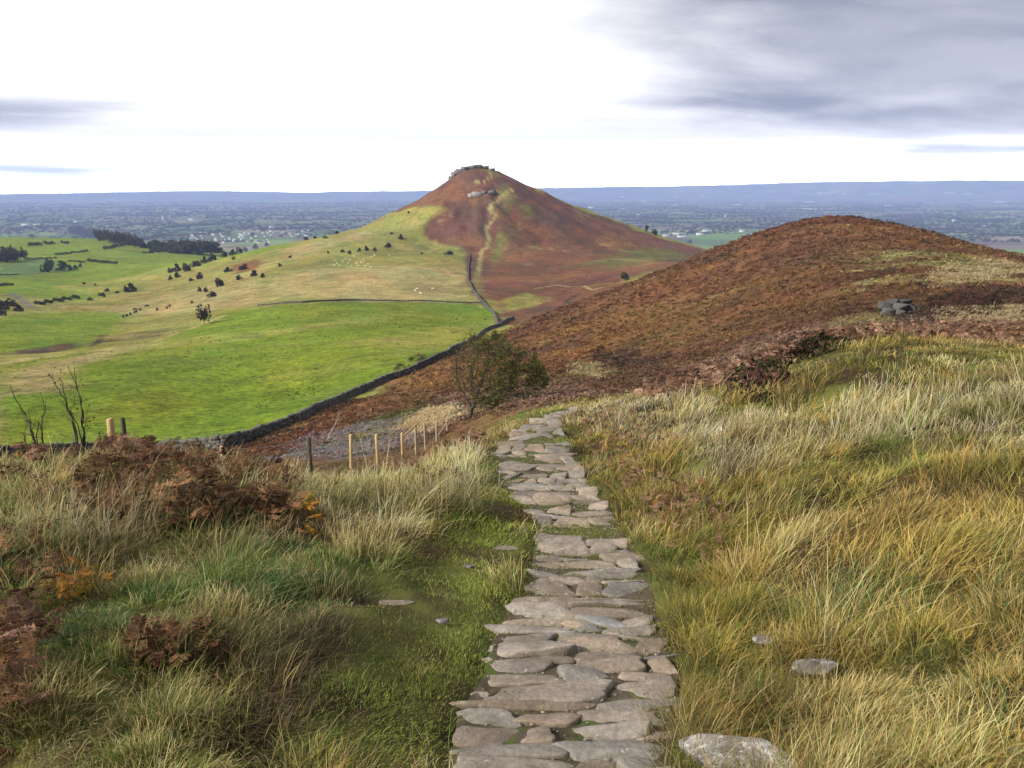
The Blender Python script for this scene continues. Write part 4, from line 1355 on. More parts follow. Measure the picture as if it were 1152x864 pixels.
    scatter('heather', ht, P, rs.uniform(0, 6.28, len(P)), S, hc * rs.uniform(.6, 1.4, (len(P), 1)), M_BRACK, None,
            'dark purple brown heather on the bank top in front of the brown hill', 'heather', .35)
    # flattened pale grass on far slopes
    n = 9000
    P, Cc = [], []
    for poly, nn, rmin, c in (([(1030, 314), (1060, 300), (1130, 292), (1160, 300), (1120, 318), (1050, 328)], 300, 60, (.40, .33, .18)),
                              ([(450, 482), (480, 460), (512, 455), (508, 478), (470, 488)], 700, 22, (.5, .38, .2)),
                              ([(640, 412), (680, 408), (690, 420), (676, 428), (640, 420)], 120, 50, (.42, .34, .17)),
                              ([(1050, 350), (1150, 345), (1160, 364), (1060, 364)], 500, 30, (.34, .26, .14)),
                              ([(700, 452), (760, 432), (840, 440), (840, 452), (760, 460)], 600, 12, (.30, .26, .10)),
                              ([(940, 362), (985, 352), (1010, 362), (990, 372), (930, 372)], 300, 24, (.24, .19, .08))):
        W = [tuple(G(x, y, rmin, 240)[:2]) for x, y in poly]
        A = np.array(W); X = rs.uniform(A[:, 0].min(), A[:, 0].max(), nn * 8); Y = rs.uniform(A[:, 1].min(), A[:, 1].max(), nn * 8)
        m = in_poly(X, Y, W); X, Y = X[m][:nn], Y[m][:nn]
        P.append(np.stack([X, Y, terrain_z(X, Y) - .02], 1)); Cc.append(np.array(c)[None] * rs.uniform(.6, 1.4, (len(X), 1)))
    P, Cc = np.concatenate(P), np.concatenate(Cc)
    idx = np.repeat(np.arange(len(P)), 9); N_ = len(idx); rr = np.hypot(P[idx, 0], P[idx, 1])
    B = P[idx] + np.concatenate([rs.normal(0, 1, (N_, 2)) * (.1 + .004 * rr)[:, None], np.zeros((N_, 1))], 1)
    V, F, T, cc = blade_arrays(B, (.22 + .0012 * rr) * rs.uniform(.5, 1.2, N_), rs.normal(.3, .8, N_), rs.uniform(.5, 1.5, N_), rr * .0011, Cc[idx] * .6,
                               Cc[idx] * rs.uniform(.7, 1.35, (N_, 1)), rs.uniform(0, 3.14, N_))
    o = mesh_obj('pale_grass', V, F, T, M_GRASS, cols=np.clip(cc, 0, .9))
    tag(o, 'bleached pale grass lying on the slopes below the brown hill', 'grass', None, 'stuff')
    # little tufts of grass and moss rooted in the joints of the paving
    n = 2600; jy = 1.8 + (PATH_END - 1.8) * rs.random(n) ** 1.5; jx = path_c(jy) + rs.uniform(-1.02, 1.02, n) * path_w(jy)
    sel = (fbm(jx * 3.3, jy * 3.3, 3, 360) > .05) | (rs.random(n) < .12); jx, jy = jx[sel], jy[sel]
    idx = np.repeat(np.arange(len(jx)), 12); N_ = len(idx); rr = np.hypot(jx, jy)[idx]
    B = np.stack([jx[idx] + rs.normal(0, .022, N_), jy[idx] + rs.normal(0, .012, N_), np.zeros(N_)], 1); B[:, 2] = terrain_z(B[:, 0], B[:, 1]) + .008
    cc0 = np.array([(.09, .13, .02), (.14, .17, .03), (.25, .21, .08)])[rs.integers(0, 3, N_)]
    V, F, T, cc = blade_arrays(B, rs.uniform(.012, .045, N_), rs.uniform(0, 6.28, N_), rs.uniform(.5, 1.6, N_), np.maximum(.0022, rr * .0009), cc0 * .6, cc0 * 1.4, rs.uniform(0, 3.14, N_))
    o = mesh_obj('joint_grass', V, F, T, M_GRASS, cols=np.clip(cc, 0, .9))
    tag(o, 'tiny grass tufts growing in the joints of the stone path', 'grass', None, 'stuff')
    # rushes and thistles dotting the bright field
    n = 5200
    a = np.radians(rs.uniform(-34, 0, n)); r = np.exp(rs.uniform(math.log(98), math.log(360), n)); X, Y = r * np.sin(a), r * np.cos(a)
    m = in_poly(X, Y, FB) & (fbm(X / 22, Y / 22, 3, 90) + rs.normal(0, .35, n) > .38)
    X, Y, r = X[m], Y[m], r[m]
    # two denser beds in the field
    for poly, nn in (([(300, 448), (325, 436), (372, 435), (340, 450)], 170), ([(283, 460), (290, 452), (305, 456), (300, 462)], 40)):
        W = [tuple(G(x, y, 60, 240)[:2]) for x, y in poly]; A = np.array(W)
        x2 = rs.uniform(A[:, 0].min(), A[:, 0].max(), nn * 8); y2 = rs.uniform(A[:, 1].min(), A[:, 1].max(), nn * 8); q = in_poly(x2, y2, W)
        X = np.append(X, x2[q][:nn]); Y = np.append(Y, y2[q][:nn])
    r = np.hypot(X, Y)
    scatter('rushes', ct, np.stack([X, Y, terrain_z(X, Y) - .05], 1), rs.uniform(0, 6.28, len(X)), (.04 + .0011 * r) * rs.uniform(.5, 1.7, len(X)),
            np.array([(.055, .09, .018)]) * rs.uniform(.6, 1.6, (len(X), 1)), M_BRACK, None, 'dark rush tufts dotted over the bright green field', 'rushes')


build_bracken()


# ------------------------------------------------------------------ walls of dry stone
def wall_mesh(pts, h, th, seed, step=.45):
    """a coursed rubble wall: three courses of uneven stones each side, following the ground"""
    rs = np.random.default_rng(seed)
    P = np.array(pts); seg = np.hypot(*np.diff(P, axis=0).T); cs = np.concatenate([[0], np.cumsum(seg)])
    V, F = [], []
    rows = 4
    s = 0
    while s < cs[-1]:
        for k in range(rows):
            L = step * rs.uniform(.7, 1.5)
            u = s + rs.uniform(-.3, .3) * step
            x = np.interp(u, cs, P[:, 0]); y = np.interp(u, cs, P[:, 1])
            x2 = np.interp(u + L, cs, P[:, 0]); y2 = np.interp(u + L, cs, P[:, 1])
            d = np.array([x2 - x, y2 - y]); ln = np.hypot(*d)
            if ln < 1e-4: continue
            d /= ln; nrm = np.array([-d[1], d[0]])
            g = float(terrain_z((x + x2) / 2, (y + y2) / 2))
            hk = h / rows
            z0 = g - .1 + k * hk * (1 + .0 * rs.random()); z1 = z0 + hk * rs.uniform(.95, 1.25)
            if k == rows - 1: z1 += rs.uniform(-.1, .22) * h * .4
            t = th / 2 * (1 - .09 * k) * rs.uniform(.86, 1.14)
            b = len(V)
            for zz in (z0, z1):
                for (a, sd_) in ((0, -1), (ln, -1), (ln, 1), (0, 1)):
                    q = np.array([x, y]) + d * a + nrm * sd_ * t
                    V.append([q[0] + rs.normal(0, .02), q[1] + rs.normal(0, .02), zz + rs.normal(0, .03)])
            for f in ((0, 3, 2, 1), (4, 5, 6, 7), (0, 1, 5, 4), (1, 2, 6, 5), (2, 3, 7, 6), (3, 0, 4, 7)):
                F.append([b + i for i in f])
        s += step
    V = np.array(V); F = np.array(F)
    c = np.repeat(rs.uniform(.45, 1.25, len(V) // 8), 8)
    return V, F, np.stack([c, c, c], 1)


M_WALL = lichen_stone('wall_stone', (.085, .08, .07), (.16, .15, .13), (.06, .06, .04), (.32, .32, .28), (.6, .68))


def build_walls():
    specs = [
        ('dry_stone_wall', [(-60, 524), (0, 516), (120, 509), (255, 503), (292, 492), (330, 478), (380, 454), (430, 431), (470, 416), (505, 400), (545, 374), (578, 359)], 60, 1.25, .7,
         'dark dry stone wall along the near edge of the bright green field'),
        ('dry_stone_wall', [(560, 367), (556, 353), (545, 343), (533, 329), (527, 317)], 250, 1.4, .7, 'grey dry stone wall running from the wall corner up to the foot of the pointed hill'),
        ('dry_stone_wall', [(527, 317), (527, 300), (529, 286)], 350, 1.1, .6, 'thin broken wall climbing beside the track up the pointed hill'),
        ('dry_stone_wall', [(548, 341), (480, 339), (400, 338), (340, 341), (290, 344)], 330, .8, .5, 'low wall between the bright field and the tan pasture'),
    ]
    for i, (nm, px, rmin, h, th, lab) in enumerate(specs):
        pts = [tuple(G(x, y, rmin, 900)[:2]) for x, y in px]
        V, F, c = wall_mesh(pts, h, th, 300 + i, .5 if i < 1 else .9)
        o = mesh_obj(nm, V, F.ravel(), np.full(len(F), 4), M_WALL, cols=c)
        tag(o, lab, 'wall')


build_walls()


# ------------------------------------------------------------------ trees
def tube(V, F, p0, p1, r0, r1, n=6):
    d = (p1 - p0); L = np.linalg.norm(d)
    if L < 1e-6: return
    d = d / L
    a = np.cross(d, [0, 0, 1.0]) if abs(d[2]) < .95 else np.cross(d, [1.0, 0, 0])
    a /= np.linalg.norm(a); b = np.cross(d, a)
    base = len(V)
    for p, r in ((p0, r0), (p1, r1)):
        for i in range(n):
            t = 2 * math.pi * i / n
            V.append(p + (a * math.cos(t) + b * math.sin(t)) * r)
    for i in range(n):
        j = (i + 1) % n
        F.append([base + i, base + j, base + n + j, base + n + i])


def grow(attract, start, trunk_dir, step=.13, kill=.2, infl=1.3, seed=0, trunk_len=.8, maxn=2600, droop=0):
    """space colonisation: twigs reach into the crown's volume"""
    rs = np.random.default_rng(seed)
    nodes = [np.array(start, float)]; par = [-1]
    p = nodes[0]; d = np.array(trunk_dir, float); d /= np.linalg.norm(d)
    k = int(trunk_len / step)
    for i in range(k):
        d2 = d + rs.normal(0, .12, 3); d2 /= np.linalg.norm(d2)
        p = p + d2 * step; nodes.append(p); par.append(len(nodes) - 2)
    A = attract.copy()
    for it in range(160):
        N = np.array(nodes)
        D = np.linalg.norm(A[:, None] - N[None], axis=2)
        j = D.argmin(1); m = D[np.arange(len(A)), j]
        use = m < infl if it > 6 else m < 99
        new = {}
        for a_i in np.where(use)[0]:
            v = A[a_i] - N[j[a_i]]; new.setdefault(j[a_i], []).append(v / (np.linalg.norm(v) + 1e-9))
        if not new: break
        for q, vs in new.items():
            v = np.mean(vs, 0) + rs.normal(0, .22, 3); v /= (np.linalg.norm(v) + 1e-9)
            nodes.append(N[q] + v * step); par.append(q)
        N2 = np.array(nodes[len(N):])
        D2 = np.linalg.norm(A[:, None] - N2[None], axis=2).min(1)
        A = A[D2 > kill]
        if len(A) == 0 or len(nodes) > maxn: break
    return np.array(nodes), par


def tree_from_nodes(nodes, par, r_tip, expo=2.3, rmax=None):
    n = len(nodes); w = np.zeros(n)
    kids = [0] * n
    for i in range(n):
        if par[i] >= 0: kids[par[i]] += 1
    acc = np.zeros(n)
    for i in range(n - 1, -1, -1):
        r = r_tip if kids[i] == 0 else acc[i] ** (1 / expo)
        w[i] = r
        if par[i] >= 0: acc[par[i]] += r ** expo
    if rmax: w = np.minimum(w, rmax)
    V, F = [], []
    for i in range(1, n):
        rr = w[i]; pr = min(w[par[i]], rr * 1.5)
        tube(V, F, nodes[par[i]], nodes[i], pr, rr, 6 if rr > .02 else 4)
    return np.array(V), np.array(F), w, kids


def leaves_on(points, cols, size, rs, spread=.1):
    n = len(points)
    c = points + rs.normal(0, spread, (n, 3))
    a = rs.normal(0, 1, (n, 3)); a /= np.linalg.norm(a, axis=1)[:, None]
    b = np.cross(a, rs.normal(0, 1, (n, 3))); b /= np.linalg.norm(b, axis=1)[:, None]
    s = size * rs.uniform(.6, 1.35, (n, 1))
    V = np.stack([c - a * s, c + b * s * .55, c + a * s, c - b * s * .55], 1).reshape(-1, 3)
    F = np.arange(n * 4)
    return V, F, np.full(n, 4), np.repeat(cols, 4, 0)


M_BARK = noise_mat('bark', (.025, .02, .016), (.07, .06, .05), 22, .95, .6, c3=(.12, .13, .10), c3scale=8, dist=.01)
M_TWIG = noise_mat('pale_dead_wood', (.26, .24, .21), (.46, .43, .38), 18, .9, .4, dist=.005)


def tree_main():
    base = G(528, 473, 25, 60)
    dep = base.y * CP - base.z * SP; s = dep / 904
    poly = [(506, 396), (516, 381), (532, 374), (548, 368), (563, 373), (578, 383), (594, 392), (606, 402), (619, 420), (614, 437), (598, 447), (580, 450),
            (562, 452), (548, 455), (538, 450), (530, 444), (516, 440), (509, 425), (512, 410)]
    W = [((x - 528) * s, (473 - y) * s) for x, y in poly]
    rs = np.random.default_rng(5)
    X = rs.uniform(-1.3, 4.2, 9000); Zl = rs.uniform(.1, 5, 9000); Yl = rs.normal(0, 1.15, 9000)
    m = in_poly(X + .22 * fbm(X * 1.7, Zl * 1.7, 3, 81), Zl + .2 * fbm(X * 1.7, Zl * 1.7, 3, 85), W) & (fbm(X * 1.1 + Yl, Zl * 1.1, 2, 88) > -.42); X, Zl, Yl = X[m], Zl[m], Yl[m]
    # thinner towards the silhouette, so depth follows the width of the crown
    inner = np.minimum(1, np.hypot((X - 1.5) / 2.6, (Zl - 2.5) / 1.9))
    ok = np.abs(Yl) < 1.9 * np.sqrt(np.clip(1.08 - inner ** 2, .06, 1))
    X, Zl, Yl = X[ok], Zl[ok], Yl[ok]
    A = np.stack([X, Yl, Zl], 1)[:1500]
    nodes, par = grow(A, (0, 0, -.15), (.12, 0, 1), .12, .17, 1.2, 3, .95, 3600)
    V, F, w, kids = tree_from_nodes(nodes, par, .0065, 2.25, .13)
    root = empty('hawthorn_tree', base)
    tag(root, 'lone windswept tree with thinning green leaves beside the path', 'tree')
    mesh_obj('trunk', V, F.ravel(), np.full(len(F), 4), M_BARK, root)
    tips = nodes[w < .016]
    # leaf density: thick and green to the right, thin and turning brown to the left
    px = tips[:, 0]
    dens = np.clip(.26 + .38 * (px + .3), .14, 1.15) * (.65 + 1.5 * fbm(tips[:, 0] * 1.5, tips[:, 2] * 1.5 + tips[:, 1], 2, 5))
    cnt = rs.poisson(np.clip(dens, .05, 2) * 16)
    P = np.repeat(tips, cnt, 0)
    g = np.array([(.05, .065, .02), (.085, .095, .025), (.13, .13, .03), (.20, .15, .04), (.19, .10, .035)])
    right = sst(-.4, 1.8, P[:, 0])
    u = rs.random(len(P)); pick = np.where(u < .45 + .2 * right, rs.integers(0, 2, len(P)), np.where(u < .80 + .1 * right, 2, np.where(rs.random(len(P)) < .55, 3, 4)))
    lv = leaves_on(P, g[pick] * rs.uniform(.6, 1.4, (len(P), 1)), .047, rs, .10)
    mesh_obj('crown', lv[0], lv[1], lv[2], M_LEAF, root, lv[3])
    pass


tree_main()


def sapling(px, pybase, r, top, stems, label, leafy):
    """bare young tree standing below the bank: measured from its tips"""
    a, _ = azt(px, pybase)
    base = Vector((r * math.sin(a), r * math.cos(a), 0)); base.z = Z(base.x, base.y) - .05
    dep = base.y * CP
    root = empty('bare_sapling', base)
    tag(root, label, 'sapling')
    rs = np.random.default_rng(int(px))
    V, F = [], []; tipsP = []
    def at(x, y, dy=0):
        a2, t = azt(x, y); rr = r + dy
        return np.array([rr * math.sin(a2), rr * math.cos(a2), t * rr]) - np.array(base)
    for st in stems:
        pts = [np.array([rs.normal(0, .03), rs.normal(0, .03), 0.0])] + [at(x, y, rs.normal(0, .12)) for x, y in st]
        # resample with wobble
        P = []
        for p, q in zip(pts[:-1], pts[1:]):
            k = max(2, int(np.linalg.norm(q - p) / .08))
            for i in range(k): P.append(p + (q - p) * i / k + rs.normal(0, .009, 3))
        P.append(pts[-1]); n = len(P)
        for i in range(n - 1):
            r0 = .017 * (1 - i / n) + .003; r1 = .017 * (1 - (i + 1) / n) + .003
            tube(V, F, P[i], P[i + 1], r0, r1, 5)
            if i > n * .4 and rs.random() < .34:
                d = rs.normal(0, 1, 3); d[2] = abs(d[2]) + .5; d /= np.linalg.norm(d)
                q = P[i]; L = rs.uniform(.10, .42) * (1.1 - .6 * i / n)
                for k in range(4):
                    q2 = q + (d + rs.normal(0, .25, 3)) * L / 4
                    tube(V, F, q, q2, .0042, .003, 4)
                    if rs.random() < .3:
                        dd = d + rs.normal(0, .8, 3); tube(V, F, q2, q2 + dd / np.linalg.norm(dd) * L * .3, .003, .002, 3)
                        tipsP.append(q2 + dd * L * .3)
                    q = q2
                tipsP.append(q)
    V = np.array(V); F = np.array(F)
    mesh_obj('trunk', V, F.ravel(), np.full(len(F), 4), M_BARK, root)
    tp = np.array(tipsP); tp = tp[tp[:, 2] > tp[:, 2].max() * .45]
    P = np.repeat(tp, leafy, 0)
    if len(P):
        lv = leaves_on(P, np.array([(.13, .075, .025)]) * rs.uniform(.5, 1.6, (len(P), 1)), .022, rs, .05)
        mesh_obj('leaves', lv[0], lv[1], lv[2], M_LEAF, root, lv[3])


sapling(90, 500, 13.2, 405, [[(84, 480), (73, 450), (62, 432), (55, 420)], [(80, 470), (72, 440), (66, 425)], [(93, 480), (92, 450), (84, 430), (76, 410)], [(92, 455), (86, 432), (84, 412)],
                            [(88, 478), (80, 466)]], 'taller bare sapling with a few brown leaves at its tips, on the left bank', 2)
sapling(45, 500, 13.0, 430, [[(36, 485), (28, 465), (17, 450), (11, 432)], [(46, 480), (50, 462), (49, 450)], [(33, 476), (24, 470)], [(41, 490), (44, 474)], [(32, 505), (26, 488)]],
        'shorter bare sapling with forked leafless stems at the far left', 0)


def dead_branch(name, pxs, r0, rad, label, cat, wig=.02):
    P = []
    for i, (x, y, dr) in enumerate(pxs):
        a, t = azt(x, y); r = r0 + dr
        P.append(np.array([r * math.sin(a), r * math.cos(a), t * r]))
    V, F = [], []
    rs = np.random.default_rng(4)
    Q = []
    for p, q in zip(P[:-1], P[1:]):
        for i in range(4): Q.append(p + (q - p) * i / 4 + rs.normal(0, wig, 3))
    Q.append(P[-1])
    for i in range(len(Q) - 1):
        tube(V, F, Q[i], Q[i + 1], rad * (1 - .75 * i / len(Q)), rad * (1 - .75 * (i + 1) / len(Q)), 6)
    # short side snags
    for i in range(2, len(Q) - 1, 3):
        d = rs.normal(0, 1, 3); d[2] = abs(d[2]); d /= np.linalg.norm(d)
        tube(V, F, Q[i], Q[i] + d * rad * 9, rad * .4, rad * .15, 5)
    V = np.array(V); F = np.array(F)
    o = mesh_obj(name, V, F.ravel(), np.full(len(F), 4), M_TWIG); tag(o, label, cat)


gb = G(369, 494, 22, 130); rb = math.hypot(gb.x, gb.y)
dead_branch('dead_sapling', [(369, 495, 0), (371, 487, 0), (377, 478, 0), (380, 470, 0), (382, 461, 0)], rb, .045, 'bleached bare dead stem curving up from the bracken slope', 'dead tree')
gb = G(526, 460, 25, 70); rb = math.hypot(gb.x, gb.y)
dead_branch('fallen_branch', [(507, 453, .2), (514, 456, .1), (520, 460, 0), (525, 463, -.2)], rb - .3, .045, 'grey fallen branch lying left of the windswept tree', 'branch', .03)


# ------------------------------------------------------------------ fence
M_NEWPOST = noise_mat('new_post_wood', (.40, .27, .12), (.60, .43, .22), 6, .8, .3, stretch=(6, 6, .8), dist=.004)
M_OLDPOST = noise_mat('old_post_wood', (.05, .05, .035), (.13, .12, .085), 8, .9, .5, stretch=(6, 6, .8), dist=.006)
M_PALEPOST = noise_mat('weathered_post_wood', (.28, .23, .16), (.45, .38, .28), 8, .9, .4, stretch=(6, 6, .8), dist=.005)
M_WIRE = noise_mat('fence_wire', (.18, .18, .18), (.32, .31, .30), 30, .5, .1, spec=.5)


def post_mesh(h, rad, lean, seed):
    rs = np.random.default_rng(seed); n = 12
    V, F = [], []
    zs = [-.35, .3, h * .6, h - .012, h]
    for k, z in enumerate(zs):
        rr = rad * (1.03 - .05 * k) * (.88 if k == 4 else 1)
        for i in range(n):
            t = 2 * math.pi * i / n; w = 1 + .03 * math.sin(3 * t + seed)
            V.append([rr * w * math.cos(t) + lean[0] * z, rr * w * math.sin(t) + lean[1] * z, z + (.012 * math.cos(t + seed) if k > 2 else 0)])
    for k in range(4):
        for i in range(n):
            j = (i + 1) % n; F.append([k * n + i, k * n + j, (k + 1) * n + j, (k + 1) * n + i])
    V.append([lean[0] * h, lean[1] * h, h + .006]); c = len(V) - 1
    loops = [x for f in F for x in f]; T = [4] * len(F)
    for i in range(n): loops += [4 * n + i, 4 * n + (i + 1) % n, c]; T.append(3)
    return np.array(V), loops, T


def build_fence():
    posts = [(123, 471, 13.6, .060, 'n', 'new yellow wooden fence post at the left, standing taller than the bank'),
             (138, 470.5, 13.9, .042, 'o', 'slim dark old post beside the leftmost new yellow post'),
             (251, 502, 16.5, .055, 'n', 'new post with only its top showing above the bracken'),
             (347, 492, 19.8, .062, 'o', 'thick grey green old straining post'),
             (393, 489, 23.0, .052, 'n', 'new yellow post right of the old straining post'),
             (424, 489, 26.0, .056, 'n', 'new yellow post in the middle of the run'),
             (452, 487, 29.0, .052, 'n', 'new post where the brace begins'),
             (467.5, 478, 32.0, .055, 'p', 'pale weathered post'), (478, 476, 34.0, .055, 'p', 'weathered post second from the far end'), (491, 475, 36.5, .055, 'p', 'weathered post at the far end'),
             (503, 473.5, 39.0, .05, 'p', None)]
    b0 = None; root = None; tops = []
    for i, (x, y, r, rad, k, lab) in enumerate(posts):
        a, t = azt(x, y)
        bx, by = r * math.sin(a), r * math.cos(a)
        zt = t * r; zb = Z(bx, by); h = zt - zb
        if not .55 < h < 1.9:
            pass
            h = min(max(h, .6), 1.8)
        zb = zt - h
        if root is None:
            root = empty('post_and_wire_fence', (bx, by, zb)); b0 = np.array([bx, by, zb])
            tag(root, 'wire fence on mixed new yellow and old posts along the left bank', 'fence')
        lean = ((0.03 if i == 4 else -.01 * (i % 3)), .01)
        V, F, T = post_mesh(h, rad, lean, i)
        p = mesh_obj('post', V, F, T, {'n': M_NEWPOST, 'o': M_OLDPOST, 'p': M_PALEPOST}[k], root, smooth=False)
        p.location = np.array([bx, by, zb]) - b0
        if lab: p['label'] = lab
        if i not in (1,): tops.append((np.array([bx + lean[0] * h, by, zb]), h))
    V, F = [], []
    for (pa, ha), (pb, hb) in zip(tops[:-1], tops[1:]):
        for f in (.93, .70, .5, .32, .15):
            A, B = pa + [0, 0, ha * f], pb + [0, 0, hb * f]
            for q in range(8):
                u, v = q / 8, (q + 1) / 8
                sag = lambda u: np.array([0, 0, -.05 * 4 * u * (1 - u)])
                tube(V, F, A + (B - A) * u + sag(u) - b0, A + (B - A) * v + sag(v) - b0, .0035, .0035, 3)
        n = int(np.linalg.norm(pb - pa) / .3)
        for q in range(1, n):
            A = pa + (pb - pa) * q / n; h = ha + (hb - ha) * q / n
            tube(V, F, A + [0, 0, h * .12] - b0, A + [0, 0, h * .70 - .04] - b0, .0022, .0022, 3)
    V = np.array(V); F = np.array(F)
    mesh_obj('wire', V, F.ravel(), np.full(len(F), 4), M_WIRE, root)
    # sloping brace rails
    V, F = [], []
    for i, j in ((5, 6),):
        pa, ha = tops[i]; pb, hb = tops[j]
        tube(V, F, pa + [0, 0, ha * .85] - b0, pb + [0, 0, hb * .98] - b0, .035, .035, 8)
    V = np.array(V); F = np.array(F)
    mesh_obj('brace', V, F.ravel(), np.full(len(F), 4), M_NEWPOST, root)
    V, F = [], []
    pa, ha = tops[8]; pb, hb = tops[9]
    tube(V, F, pa + [0, 0, ha * .2] - b0, pb + [0, 0, hb * .9] - b0, .03, .03, 8)
    V = np.array(V); F = np.array(F)
    mesh_obj('brace', V, F.ravel(), np.full(len(F), 4), M_NEWPOST, root)


build_fence()


# ------------------------------------------------------------------ shale: rubble lying on the grey scree by the fence
def shale():
    rs = np.random.default_rng(8)
    W = [tuple(G(x, y, 18, 130)[:2]) for x, y in [(300, 520), (330, 502), (400, 478), (450, 466), (466, 474), (440, 496), (380, 515)]]
    A = np.array(W); n = 3200
    X = rs.uniform(A[:, 0].min(), A[:, 0].max(), n * 4); Y = rs.uniform(A[:, 1].min(), A[:, 1].max(), n * 4)
    m = in_poly(X, Y, W); X, Y = X[m][:n], Y[m][:n]
    V0 = np.array([[1, 0, 0], [-.5, .8, .1], [-.6, -.7, 0], [0.1, 0, .7]])
    s = rs.lognormal(-3.1, .5, len(X))
    V = V0[None] * s[:, None, None] * rs.uniform(.6, 1.4, (len(X), 4, 1)) + np.stack([X, Y, terrain_z(X, Y) + .02], 1)[:, None]
    F = (np.array([[0, 1, 3], [1, 2, 3], [2, 0, 3]])[None] + (np.arange(len(X)) * 4)[:, None, None]).reshape(-1)
    o = mesh_obj('scree', V.reshape(-1, 3), F, np.full(len(X) * 3, 3), M_BOULDER, cols=(rs.uniform(.2, .75, (len(X), 1, 1)) * np.ones((1, 4, 3))).reshape(-1, 3))
    tag(o, 'grey shale rubble on the slope behind the fence', 'scree', None, 'stuff')


shale()


# ------------------------------------------------------------------ bushes and trees out on the hills
def bush_master(kind, seed, cols, tall=1.0, n=340):
    rs = np.random.default_rng(seed)
    root = empty(kind, (0, 0, -900))
    lobes = rs.uniform(-.55, .55, (6, 3)) * [1, 1, .6]; lobes[:, 2] += .55 * tall
    rad = rs.uniform(.28, .5, 6)
    which = rs.integers(0, 6, n); d = rs.normal(0, 1, (n, 3)); d /= np.linalg.norm(d, axis=1)[:, None]
    c = lobes[which] + d * (rad[which] * rs.uniform(.6, 1.05, n))[:, None] * [1, 1, tall]
    c[:, 2] = np.maximum(c[:, 2], .04)
    a = rs.normal(0, 1, (n, 3)); a /= np.linalg.norm(a, axis=1)[:, None]
    b = np.cross(a, rs.normal(0, 1, (n, 3))); b /= np.linalg.norm(b, axis=1)[:, None]
    s = .13 * rs.uniform(.5, 1.4, (n, 1))
    V = np.stack([c - a * s, c + b * s * .7, c + a * s, c - b * s * .7], 1).reshape(-1, 3)
    cc = np.array(cols)[rs.integers(0, len(cols), n)] * rs.uniform(.6, 1.4, (n, 1))
    mesh_obj('crown', V, np.arange(n * 4), np.full(n, 4), M_LEAF, root, np.repeat(cc, 4, 0))
    TV, TF = [], []
    tube(TV, TF, np.array([0, 0, -.12]), np.array([.03, 0, .3 * tall]), .06, .04, 6)
    for k in range(5):
        tube(TV, TF, np.array([.03, 0, .22 * tall]), lobes[k], .035, .012, 5)
    TV = np.array(TV); TF = np.array(TF)
    mesh_obj('trunk', TV, TF.ravel(), np.full(len(TF), 4), M_BARK, root)
    return root


PUR = [(.045, .03, .032), (.06, .04, .035), (.04, .042, .025), (.075, .045, .035)]
GRN = [(.035, .055, .016), (.05, .075, .02), (.03, .045, .018)]
MIX = [(.04, .04, .022), (.06, .05, .025), (.03, .035, .02), (.08, .05, .025)]
masters = {'p': [bush_master('hawthorn_bush', 400 + i, PUR) for i in range(3)],
           'g': [bush_master('field_tree', 410 + i, GRN, 1.1) for i in range(2)],
           'm': [bush_master('woodland_tree', 420 + i, MIX, 1.15, 300) for i in range(3)]}
first = {id(m): True for ms in masters.values() for m in ms}


def put_bush(kind, px, py, wpx, hpx, label, group, cat, rmin=60, idx=0, zoff=0.0, at=None):
    m = masters[kind][idx % len(masters[kind])]
    if first[id(m)]:
        o = m; first[id(m)] = False
    else:
        o = copy_thing(m)
    p = G(px, py, rmin, 6000)
    if at is not None:
        p = Vector((at[0], at[1], min(at[2], Z(at[0], at[1]) + 4)))
    dep = p.y * CP - p.z * SP; s = dep / 904
    o.location = (p.x, p.y, p.z - .1 + zoff)
    o.rotation_euler = (0, 0, idx * 1.9)
    o.scale = (wpx * s / 1.6, wpx * s / 1.6, hpx * s / 1.25)
    o['label'] = label; o['category'] = cat
    if group: o['group'] = group
    elif 'group' in o.keys(): del o['group']
    return o


